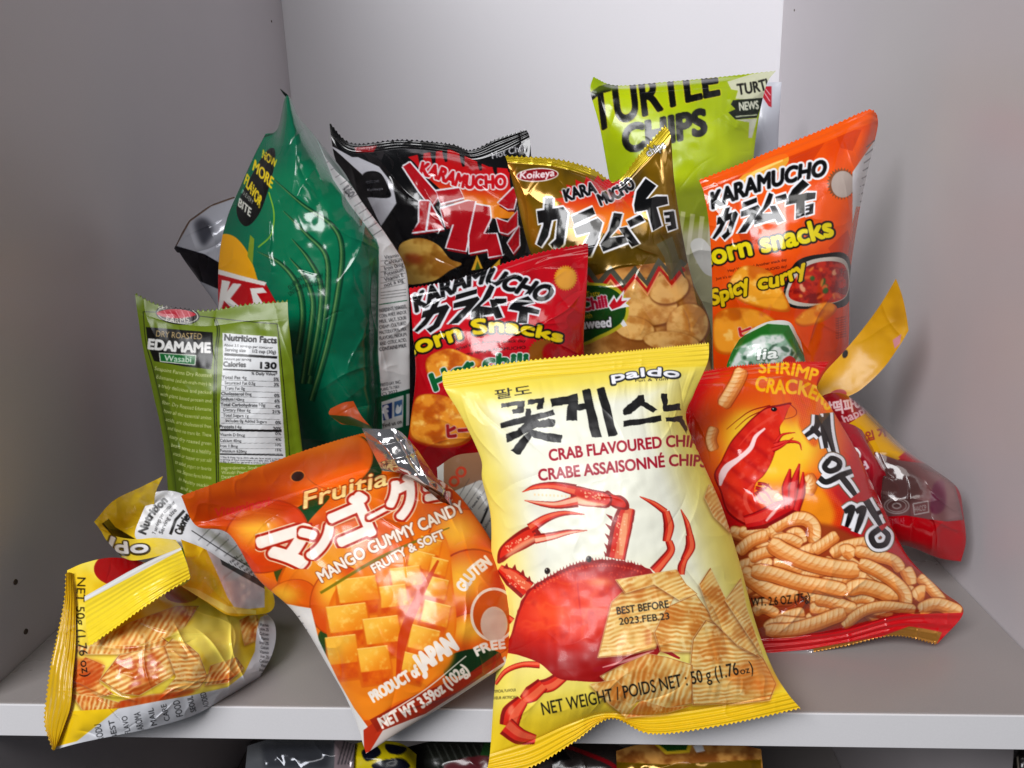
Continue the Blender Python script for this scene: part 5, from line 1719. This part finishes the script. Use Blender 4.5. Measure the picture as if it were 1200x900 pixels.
red = [
    [(479, 338, .275), (528, 329, .275), (578, 313, .275), (632, 296, .275), (689, 285, .278)],
    [(481, 352, .265), (530, 344, .262), (582, 329, .26), (636, 311, .262), (689, 300, .27)],
    [(484, 395, .255), (533, 392, .24), (585, 380, .235), (638, 362, .238), (687, 348, .255)],
    [(487, 440, .248), (538, 440, .23), (590, 432, .224), (640, 416, .228), (684, 400, .248)],
    [(481, 495, .245), (538, 497, .226), (594, 490, .22), (644, 478, .226), (688, 460, .248)],
    [(478, 530, .25), (536, 534, .235), (594, 530, .23), (646, 522, .236), (692, 510, .252)],
    [(486, 612, .262), (540, 618, .256), (594, 618, .254), (646, 615, .256), (690, 610, .262)]]
bag('corn_snack_bag', 'red hot chili corn snack bag behind the pale yellow crab chip bag', 'snack bag', red, A, top=1, bottom=0, bulge=.016, back=.03,
    dens=1.3, seed=91, crumple=1.8, noise=2.8, nrand=18, ramp=.9, rough=.2, coat=.7, ridges=2, zig=1.0,
    folds=[(600, 325, 680, 310, 1.8, 5), (560, 335, 660, 300, 1.4, 5), (630, 345, 665, 318, 1.4, 4), (640, 380, 680, 345, 1.8, 5),
           (600, 395, 660, 375, 1.6, 5), (655, 400, 680, 420, 1.4, 4), (500, 360, 560, 335, 1.4, 5), (490, 400, 500, 460, 1.2, 5),
           (640, 330, 686, 370, 1.2, 5), (500, 490, 560, 510, 1.2, 6)], group='snack bags piled on the shelf')

# ------------------------------------------------------------------ lime turtle chips
LM = (178, 198, 22)
A = Art((680, 75, 920, 570), LM, 1.9)
A.at(670, 70, 3.596)
A.fill([(0, 0), (900, 0), (900, 2000), (0, 2000)], lambda x, y: mix((196, 212, 22), (174, 192, 16), sm(.3, .8, fbm(x / 200, y / 200, 2, 3))))
A.fill([(100, 560), (480, 520), (800, 420), (860, 900), (860, 2000), (100, 2000)], (140, 150, 60), .8, blur=30)
A.fill([(200, 800), (520, 700), (800, 700), (860, 2000), (200, 2000)], (196, 192, 176), .85, blur=20)
for k in range(6):
    A.line([(470 + k * 40, 640 + k * 10), (440 + k * 44, 860)], [20, 14], (226, 222, 206), .55)
A.fill([(560, 900), (500, 780), (560, 760), (640, 900)], (224, 224, 220), smooth=True)
bt = dict(bold=7)
A.text('TURTLE', [(104, 318), (150, 282), (300, 236), (480, 178), (622, 146)], 182, (16, 18, 10), bold=5.5, h1=120, outline=[((222, 214, 60), 3)], up=(-.12, -1))
A.text('CHIPS', [(222, 392), (390, 352), (566, 310)], 112, (16, 18, 10), bold=7, h1=104, up=(-.06, -1))
A.fill([(655, 92), (760, 60), (860, 44), (840, 100), (810, 168), (690, 165), (700, 130), (672, 125)], (214, 216, 190))
A.text('TURTLE', [(702, 148), (790, 134), (870, 112)], 46, (20, 22, 14), bold=2)
A.fill([(680, 170), (812, 160), (780, 244), (690, 252), (660, 222), (690, 208), (670, 188)], (26, 44, 26))
A.text('NEWS', [(708, 214), (788, 206)], 34, (222, 224, 208), bold=2.4)
A.line([(690, 240), (782, 232)], 5, (200, 206, 180), smooth=False)
A.fill([(690, 254), (782, 246), (760, 330), (744, 330), (748, 264)], (206, 208, 190))
A.fill([(90, 70), (190, 95), (190, 130), (140, 130), (84, 150)], (150, 176, 40), .6, blur=6)
tur = [
    [(695, 90, .56), (722, 100, .56), (780, 96, .56), (845, 90, .56), (909, 83, .56)],
    [(692, 108, .55), (728, 110, .54), (786, 106, .535), (848, 102, .54), (898, 100, .552)],
    [(703, 150, .54), (742, 152, .52), (794, 150, .512), (846, 148, .518), (888, 146, .54)],
    [(714, 210, .535), (752, 212, .51), (800, 212, .5), (848, 210, .508), (882, 206, .535)],
    [(728, 280, .53), (762, 282, .508), (806, 282, .5), (850, 280, .508), (884, 278, .53)],
    [(740, 350, .53), (772, 352, .51), (812, 352, .504), (854, 350, .51), (886, 348, .53)],
    [(750, 520, .54), (780, 524, .53), (816, 524, .527), (856, 522, .53), (884, 520, .54)]]
bag('chip_bag', 'lime green chip bag with tall black lettering, highest in the pile, near the back wall', 'snack bag', tur, A, top=1, bottom=0, bulge=.014, back=.05,
    dens=1.2, seed=101, crumple=2.6, noise=3.2, nrand=14, ramp=.8, rough=.3, coat=.45, ridges=0, ridge_mm=0, zig=.4,
    folds=[(696, 100, 720, 150, 2.0, 6), (720, 104, 715, 170, 1.4, 6), (735, 230, 760, 290, 1.4, 6), (850, 130, 885, 170, 1.4, 6),
           (840, 140, 870, 150, 1.2, 5), (770, 100, 840, 110, 1.0, 6)], group='snack bags piled on the shelf')
B = Art((870, 85, 925, 330), (206, 208, 216), 1.8)
B.at(670, 70, 3.596)
B.fill([(800, 112), (842, 112), (842, 200), (830, 196), (800, 150)], (190, 40, 60))
B.line([(806, 130), (836, 176)], 4, (226, 180, 190))
B.line([(816, 122), (838, 150)], 4, (226, 180, 190))
bag('chip_bag', 'white bag edge with a small red badge, right behind the lime green bag', 'snack bag', [
    [(872, 98, .66), (892, 97, .66), (916, 96, .655)], [(872, 130, .655), (894, 130, .645), (914, 128, .65)], [(872, 180, .652), (894, 178, .642), (912, 178, .648)],
    [(872, 320, .65), (894, 320, .64), (912, 320, .646)], [(872, 486, .66), (892, 486, .655), (910, 486, .658)]], B, top=0, bottom=0, bulge=.008, back=.02,
    nrand=5, seed=111, noise=2, group='snack bags piled on the shelf')

# ------------------------------------------------------------------ orange curry corn snacks
OR = (238, 104, 16)
A = Art((810, 118, 1040, 640), OR, 1.9)
A.at(800, 120, 2.814)
A.fill([(0, 0), (700, 0), (700, 1500), (0, 1500)], lambda x, y: mix((240, 108, 20), (222, 84, 10), sm(.3, .75, fbm(x / 120, y / 150, 3, 3))))
for pl in ([(90, 300), (180, 270), (150, 200), (260, 180), (210, 240), (140, 330)], [(330, 180), (470, 130), (430, 190), (480, 200), (380, 230)],
           [(480, 480), (545, 420), (560, 480), (540, 560), (500, 520)], [(180, 420), (240, 400), (260, 460), (200, 480)], [(500, 90), (590, 90), (560, 160), (520, 150)]):
    A.fill(pl, (206, 74, 10), .7)
rr2 = np.where(np.arange(56) % 2 == 0, 1.0, .82)
A.fill(np.stack([524 + 50 * rr2 * np.cos(t), 268 + 54 * rr2 * np.sin(t)], 1), (150, 96, 60))
A.fill(np.stack([528 + 38 * np.cos(t), 270 + 44 * np.sin(t)], 1), (196, 184, 176))
A.fill([(172, 272), (240, 206), (330, 170), (350, 190), (320, 226), (240, 262)], (236, 178, 70), smooth=True)
A.line([(190, 262), (260, 220), (330, 190)], [4, 14, 6], (250, 216, 130))
A.text('KARAMUCHO', [(98, 350), (240, 296), (360, 262), (470, 240)], 50, KB, bold=3.4, skew=.3, outline=[((236, 236, 240), 7)])
kana(A, sum([kana_at(A, ch, q) for ch, q in (('カ', [(120, 362), (186, 336), (168, 436), (98, 466)]), ('ラ', [(196, 328), (252, 308), (240, 412), (178, 440)]),
                                             ('ム', [(264, 304), (322, 288), (338, 386), (240, 412)]), ('ー', [(304, 308), (342, 298), (346, 320), (308, 330)]),
                                             ('チ', [(352, 282), (440, 254), (428, 366), (334, 390)]), ('ョ', [(404, 340), (432, 332), (430, 366), (402, 374)]))], []), ow=15)
A.text('Corn snacks', [(40, 552), (200, 508), (340, 478), (498, 438)], 64, (232, 218, 24), bold=3.9, outline=[((24, 18, 14), 6)])
for k in range(2):
    A.text(('Hey! What\'s up! Another snack day', 'Just it\'s our yummy spicy KARAMUCHO day!')[k], [(150 - k * 40, 560 + k * 26), (344, 522 + k * 22)], 9, (60, 20, 8), bold=.7)
A.fill([(330, 640), (370, 530), (460, 500), (546, 510), (546, 660), (440, 680), (360, 676)], (24, 30, 28), smooth=True)
A.fill([(338, 636), (378, 545), (460, 512), (540, 525), (540, 640), (440, 670), (366, 668)], (206, 200, 190), smooth=True)
A.fill([(350, 640), (390, 556), (460, 525), (536, 540), (536, 640), (440, 664)], lambda x, y: mix((206, 60, 30), (150, 24, 20), sm(.35, .65, fbm(x / 24, y / 20, 4, 4))), smooth=True)
rs_ = np.random.RandomState(8)
for k in range(26):
    x, y = rs_.uniform(380, 530), rs_.uniform(535, 640)
    A.ell(x, y, rs_.uniform(5, 16), rs_.uniform(4, 9), [(232, 120, 60), (240, 190, 150), (60, 120, 50), (180, 30, 26), (236, 150, 70)][k % 5], .9, rs_.uniform(0, 3), 1)
puff(A, [(150, 600), (200, 540), (290, 560), (340, 640), (350, 690), (260, 680), (180, 650)], 5, (240, 176, 60), (206, 110, 24))
puff(A, [(100, 720), (150, 680), (260, 690), (350, 760), (330, 800), (200, 830), (110, 820)], 7, (240, 170, 60), (206, 110, 24))
puff(A, [(370, 720), (420, 680), (480, 660), (510, 680), (470, 720), (400, 740)], 9, (240, 160, 50), (206, 100, 24))
A.text('Spicy', [(98, 668), (170, 640), (222, 610)], 46, (226, 200, 30), bold=3.6, outline=[((30, 20, 12), 4)], skew=.2)
A.text('curry', [(250, 616), (330, 600), (410, 560)], 46, (226, 200, 30), bold=3.6, outline=[((30, 20, 12), 4)], skew=.2)
A.text('ヒ', [(190, 776), (232, 768)], 34, (200, 40, 50), bold=3, outline=[((236, 220, 210), 2)])
A.fill([(560, 230), (650, 100), (660, 340), (560, 345)], (226, 226, 228))
for k in range(8):
    A.line([(578 + k * 4, 330 - k * 26), (606 + k * 4, 320 - k * 28)], 3, (70, 70, 74), .8, smooth=False)
A.fill([(560, 345), (584, 330), (600, 230), (560, 400)], (226, 226, 228))
for k in range(9):
    A.text('Ingredients', [(506, 716 + k * 8), (540, 708 + k * 8)], 6, (120, 40, 16), bold=.5)
A.fill([(60, 226), (600, 10), (660, 30), (640, 60), (400, 160), (80, 286)], (242, 114, 26), .8)
org = [
    [(819, 211, .33), (870, 191, .33), (922, 169, .33), (975, 147, .33), (1017, 129, .332), (1028, 134, .338)],
    [(825, 227, .32), (876, 208, .316), (928, 186, .314), (978, 165, .316), (1014, 150, .324), (1028, 152, .34)],
    [(831, 264, .312), (881, 250, .296), (930, 232, .29), (976, 216, .294), (1003, 206, .308), (1015, 208, .336)],
    [(834, 315, .306), (882, 308, .285), (928, 296, .278), (970, 284, .284), (994, 274, .3), (1003, 272, .328)],
    [(835, 365, .304), (882, 362, .284), (926, 354, .276), (966, 344, .282), (986, 334, .296), (996, 328, .318)],
    [(836, 425, .306), (882, 424, .29), (924, 421, .284), (962, 414, .29), (984, 402, .3), (995, 392, .315)],
    [(842, 500, .31), (884, 504, .298), (924, 504, .294), (958, 500, .298), (976, 495, .305), (990, 490, .315)],
    [(850, 606, .32), (886, 608, .315), (924, 608, .313), (956, 607, .315), (972, 606, .318), (986, 604, .322)]]
bag('corn_snack_bag', 'orange spicy curry corn snack bag leaning beside the right wall', 'snack bag', org, A, top=1, bottom=0, bulge=.014, back=.03,
    dens=1.3, seed=121, crumple=1.5, noise=2.6, nrand=16, ramp=.8, rough=.22, coat=.65, ridges=2, zig=1.0,
    folds=[(985, 165, 1015, 215, 1.6, 6), (985, 210, 1005, 260, 1.4, 6), (945, 405, 980, 340, 1.8, 4), (930, 370, 950, 420, 1.4, 5),
           (960, 380, 990, 390, 1.2, 5), (838, 240, 860, 300, 1.4, 6), (1000, 150, 960, 230, 1.2, 7), (900, 370, 940, 400, 1.2, 5)],
    group='snack bags piled on the shelf')

# ------------------------------------------------------------------ little green and white pack
B = Art((840, 360, 955, 470), (206, 212, 206), 2.0)
B.at(800, 120, 2.814)
B.fill([(130, 870), (180, 780), (280, 730), (350, 735), (400, 830), (410, 900), (130, 900)], (44, 120, 44))
B.fill([(150, 880), (190, 805), (260, 768), (330, 764), (390, 850), (390, 900), (150, 900)], lambda x, y: mix((210, 216, 212), (150, 180, 160), sm(.4, .7, fbm(x / 20, y / 16, 3, 3))), blur=4)
rs_ = np.random.RandomState(4)
for k in range(16):
    x, y = rs_.uniform(190, 380), rs_.uniform(800, 870)
    B.ell(x, y, rs_.uniform(5, 18), rs_.uniform(3, 8), (40, 84, 56), .75, rs_.uniform(0, 3), 2)
B.text('lia', [(246, 848), (312, 842)], 34, (40, 70, 50), bold=4, skew=.2)
B.text('lia', [(246, 848), (312, 842)], 34, (240, 244, 240), bold=2.4, skew=.2)
B.fill([(330, 850), (352, 836), (372, 848), (366, 866), (340, 866)], (190, 40, 40), smooth=True)
bag('snack_packet', 'small green and white packet below the orange corn snack bag', 'snack packet', [
    [(866, 398, .262), (884, 384, .262), (905, 376, .262), (926, 378, .264), (938, 398, .268)],
    [(856, 416, .255), (878, 406, .25), (904, 402, .248), (928, 406, .252), (943, 420, .262)],
    [(850, 440, .252), (876, 436, .246), (904, 434, .244), (930, 436, .248), (948, 445, .26)],
    [(850, 500, .262), (876, 503, .258), (904, 504, .256), (930, 503, .258), (948, 500, .264)],
    [(852, 624, .27), (876, 626, .268), (904, 626, .267), (930, 626, .268), (946, 624, .27)]], B, top=0, bottom=0, bulge=.008, back=.01, dens=1.4,
    nrand=8, seed=131, noise=2, rough=.2, coat=.6, group='snack bags piled on the shelf')

# ------------------------------------------------------------------ pouch with a yellow hang header, against the right wall
A = Art((940, 440, 1145, 680), (170, 18, 34), 2.0)
A.at(930, 320, 2.5)
A.fill([(20, 340), (240, 360), (260, 440), (150, 470), (120, 560), (20, 500)], (150, 18, 34))
A.text('찰떡파이', [(90, 420), (206, 400)], 40, (216, 190, 190), bold=2.6)
A.text('happy', [(150, 440), (226, 404)], 24, (206, 170, 172), bold=1.6)
A.fill([(130, 460), (215, 408), (300, 470), (340, 520), (306, 548), (250, 540), (170, 490)], (206, 160, 22))
A.text('한입 가득', [(190, 500), (300, 470)], 28, (150, 40, 60), bold=1.6)
A.fill([(306, 540), (336, 516), (396, 560), (360, 556)], (176, 40, 50))
A.fill([(170, 500), (306, 548), (400, 560), (470, 610), (500, 730), (440, 730), (330, 712), (280, 720), (170, 640)], (126, 88, 88))
A.fill([(220, 540), (330, 560), (380, 640), (300, 690), (230, 650)], (88, 62, 60), .8, smooth=True, blur=12)
A.fill([(410, 620), (440, 610), (446, 680), (420, 706), (400, 690)], (112, 54, 76), smooth=True, blur=3)
A.fill([(390, 580), (470, 620), (494, 720), (450, 726), (440, 640)], (164, 140, 140), .6, smooth=True, blur=8)
for a, b in ((36, 5), (28, 3), (12, 5)):
    t2_ = np.linspace(0, 2 * np.pi, 40)
    A.line(np.stack([302 + a * np.cos(t2_), 682 + a * .62 * np.sin(t2_)], 1), b * .8, (170, 160, 158), .8, smooth=False)
A.line([(350, 676), (394, 668), (396, 700), (354, 708), (350, 676)], 4, (176, 168, 166), .9, smooth=False)
A.text('HACCP', [(356, 700), (390, 694)], 16, (176, 168, 166), bold=.8)
for k in range(2):
    A.text('유통기한 보관방법', [(232, 640 + k * 14), (286, 652 + k * 14)], 9, (140, 130, 128), bold=.5)
A.fill([(240, 716), (330, 710), (400, 722), (450, 728), (510, 722), (520, 900), (200, 900), (200, 720)], (186, 8, 30))
A.text('(주)회사', [(266, 738), (326, 736)], 20, (196, 120, 126), bold=.9)
pch = [
    [(944, 478, .24), (968, 462, .24), (990, 462, .242), (1012, 478, .245)],
    [(954, 515, .222), (990, 502, .212), (1026, 503, .208), (1062, 527, .21)],
    [(974, 552, .206), (1014, 538, .188), (1056, 536, .18), (1092, 548, .183)],
    [(994, 590, .19), (1036, 576, .17), (1080, 572, .16), (1122, 572, .164)],
    [(1012, 618, .178), (1052, 610, .158), (1094, 608, .15), (1129, 602, .155)],
    [(1026, 630, .17), (1060, 631, .155), (1098, 636, .148), (1132, 634, .15)],
    [(1036, 640, .168), (1062, 640, .16), (1100, 654, .15), (1126, 658, .149)]]
PC = bag('snack_pouch', 'pouch with red, yellow and clear dark panels propped against the right wall', 'snack pouch', pch, A, top=0, bottom=0, bulge=.012,
         back=.008, dens=1.3, seed=141, crumple=2.0, noise=2.6, nrand=14, ramp=1.0, rough=.14, coat=.8,
         folds=[(1080, 560, 1120, 600, 1.6, 5), (1085, 610, 1128, 620, 1.6, 4), (1060, 560, 1075, 620, 1.2, 5), (1090, 600, 1100, 645, 1.4, 4),
                (1020, 570, 1060, 600, 1.2, 6)], group='snack bags piled on the shelf')
B = Art((950, 320, 1080, 485), (202, 158, 16), 2.0)
B.at(930, 320, 2.5)
B.fill([(0, 0), (400, 0), (400, 500), (0, 500)], lambda x, y: mix((214, 168, 18), (184, 138, 14), sm(.3, .8, fbm(x / 90, y / 90, 3, 3))))
B.ell(151, 237, 9, 14, (190, 140, 30), 1, .3)
B.ell(151, 237, 7.5, 12, (24, 18, 10), 1, .3)
B.ell(128, 358, 28, 16, (170, 24, 30), 1, -.3)
B.fill([(290, 196), (316, 178), (312, 206), (296, 222)], (206, 150, 156))
sheet('hang_header', conv(930, 320, 2.5, [
    [(300, 16, .245), (318, 66, .243), (330, 120, .241), (337, 168, .24)],
    [(252, 96, .258), (278, 140, .25), (296, 186, .245), (312, 210, .24)],
    [(196, 172, .268), (220, 222, .258), (244, 266, .25), (262, 280, .245)],
    [(140, 238, .27), (152, 290, .258), (172, 330, .25), (196, 342, .245)],
    [(92, 290, .268), (96, 330, .256), (112, 365, .248), (140, 372, .245)],
    [(70, 330, .26), (70, 360, .25), (80, 400, .245), (110, 410, .242)]]), B, PC, nrand=2, ramp=.4, noise=.8, seed=16, rough=.5, coat=.2,
      folds=[(1000, 400, 1050, 380, 1.0, 6), (1030, 350, 1060, 400, .8, 6)])

# ------------------------------------------------------------------ small red packet, pale bag in the gap
B = Art((965, 480, 1060, 580), (166, 16, 44), 2.0)
B.ell(998, 532, 11, 9, (226, 222, 222), 1, .3)
B.ell(999, 533, 8, 6, (170, 20, 46), 1, .3)
B.text('red', [(1000, 558), (1018, 548)], 9, (226, 200, 206), bold=.9)
bag('snack_packet', 'small dark red packet wedged between the shrimp crackers and the right pouch', 'snack packet', [
    [(972, 492, .19), (986, 494, .188), (1000, 498, .188), (1010, 504, .19)], [(976, 520, .178), (996, 518, .174), (1014, 521, .174), (1026, 530, .178)],
    [(984, 545, .17), (1004, 544, .164), (1024, 545, .163), (1040, 556, .166)], [(990, 574, .165), (1008, 576, .16), (1022, 572, .158), (1034, 565, .162)],
    [(1000, 640, .16), (1012, 640, .158), (1024, 638, .156), (1032, 632, .158)]], B, top=0, bottom=0, bulge=.004, back=.004, dens=1.4, nrand=6, seed=151,
    noise=1.5, rough=.15, coat=.8, group='snack bags piled on the shelf')
B = Art((505, 520, 625, 760), (198, 196, 190), 2.0)
B.at(520, 510, 5.3)
B.fill([(0, 100), (400, 100), (400, 280), (220, 280), (60, 350), (0, 330)], (150, 116, 90))
B.text('OO', [(70, 330), (150, 220)], 60, (190, 70, 36), bold=4)
for k in range(8):
    B.line([(70 + k * 36, 420 + k * 10), (160 + k * 40, 270 + k * 14)], 3, (60, 60, 66), .8, smooth=False)
B.text('Trans Fat', [(170, 470), (240, 370)], 18, (50, 50, 56), bold=1)
B.line([(232, 548), (288, 420)], 14, (24, 24, 28), smooth=False)
B.text('Calories', [(255, 590), (300, 520)], 18, (50, 50, 56), bold=1.2)
bag('snack_bag', 'pale bag showing a nutrition label between the mango pouch and crab chips', 'snack bag', [
    [(512, 548, .205), (534, 534, .2), (562, 530, .198), (598, 526, .2)], [(516, 580, .19), (540, 570, .176), (570, 566, .172), (606, 562, .18)],
    [(534, 610, .175), (558, 604, .158), (586, 600, .152), (618, 598, .16)], [(554, 640, .16), (576, 636, .145), (600, 632, .14), (624, 630, .146)],
    [(570, 690, .14), (588, 692, .13), (606, 692, .126), (624, 690, .13)], [(572, 712, .138), (588, 714, .134), (606, 714, .132), (622, 712, .134)]],
    B, top=0, bottom=0, bulge=.003, back=.004, dens=1.3, nrand=5, seed=161, noise=1.4, rough=.35, coat=.3, group='snack bags piled on the shelf')


# ------------------------------------------------------------------ bags on the shelf below, only their tops in view
def low_bag(name, label, pts, art, Y, seed, **kw):
    rows = [[(x, y, Y) for x, y in pts]]
    for dy, dz in ((22, -.016), (60, -.022), (150, -.024), (380, -.014), (520, -.004)):
        rows.append([(x + (x - 600) * dy * (.0003 if x < 1000 else -.00012), y + dy, Y + dz) for x, y in pts])
    return bag(name, label, 'snack bag', rows, art, top=0, bottom=0, bulge=.012, back=.02, dens=.7, seed=seed, group='snack bags on the lower shelf', **kw)


B = Art((280, 840, 430, 1420), (120, 122, 126), 1.2)
B.im[..., 3] = .5
B.fill([(306, 872), (392, 872), (384, 900), (310, 900)], (84, 86, 92), metal=.5, blur=3)
B.fill([(392, 860), (418, 860), (418, 1400), (388, 1400)], (150, 136, 140), metal=.2)
for k in range(6):
    B.line([(396 + k * 4, 896), (404 + k * 4, 868)], 1.4, (60, 60, 64))
low_bag('foil_bag', 'clear silvery bag on the lower shelf, leftmost below the shelf edge', [(290, 874), (318, 866), (352, 864), (390, 865), (416, 872)], B, .03, 171, noise=3, nrand=20, ramp=1.4, rough=.16, coat=.7)
B = Art((410, 840, 500, 1420), (196, 180, 22), 1.2)
for q in ([(424, 880), (440, 874), (446, 884), (430, 892)], [(452, 872), (476, 876), (470, 884), (456, 882)], [(436, 896), (468, 888), (480, 900), (450, 906)]):
    B.fill(q, (20, 24, 40), smooth=True)
low_bag('chip_bag', 'yellow bag with black marks on the lower shelf', [(414, 872), (432, 868), (452, 868), (472, 872), (488, 884)], B, .035, 181, noise=2)
B = Art((470, 840, 650, 1420), (44, 46, 40), 1.2)
for k in range(9):
    B.line([(500 + k * 9, 872), (516 + k * 9, 905)], 2, (90, 92, 88), .7)
B.fill([(568, 868), (600, 872), (600, 890), (560, 894)], (50, 90, 50))
B.fill([(520, 900), (560, 886), (600, 894), (590, 920)], (110, 50, 56), smooth=True)
low_bag('snack_bag', 'dark bag on the lower shelf, between the yellow one and the crab chips', [(474, 876), (510, 868), (550, 866), (600, 868), (640, 878)], B, .06, 191, noise=2)
B = Art((620, 840, 760, 1420), (62, 54, 52), 1.2)
B.line([(650, 870), (690, 884), (722, 900), (740, 930)], 5, (150, 20, 36))
B.fill([(640, 884), (660, 880), (670, 890), (650, 894)], (20, 20, 22))
low_bag('snack_bag', 'dark grey bag with a thin red line on the lower shelf', [(630, 880), (656, 872), (690, 870), (720, 872), (744, 882)], B, .05, 201, noise=2)
B = Art((715, 840, 910, 1420), (180, 140, 76), 1.4)
B.fill([(715, 880), (760, 870), (900, 872), (905, 920), (715, 920)], lambda x, y: mix((206, 158, 92), (150, 96, 46), sm(.35, .7, fbm(x / 16, y / 12, 3, 4))))
B.fill([(762, 868), (812, 868), (808, 882), (780, 884)], (230, 200, 60))
B.fill([(766, 868), (808, 868), (804, 879), (782, 880)], (40, 96, 46))
B.fill([(812, 874), (822, 870), (826, 880), (816, 882)], (226, 226, 228))
B.fill([(720, 893), (780, 896), (892, 890), (892, 905), (720, 905)], (150, 118, 14), metal=.5)
low_bag('chip_bag', 'clear and gold bag of chips on the lower shelf, right of the crab bag', [(722, 880), (752, 872), (800, 871), (856, 871), (892, 878)], B, .04, 211, noise=2, rough=.2, coat=.7)
B = Art((1170, 840, 1260, 1420), (26, 24, 22), 1.2)
B.line([(1192, 886), (1194, 905)], 2, (120, 114, 106), smooth=False)
low_bag('snack_bag', 'nearly black bag at the right end of the lower shelf', [(1188, 878), (1194, 871), (1202, 868), (1210, 870), (1216, 880)], B, .025, 221, noise=2)
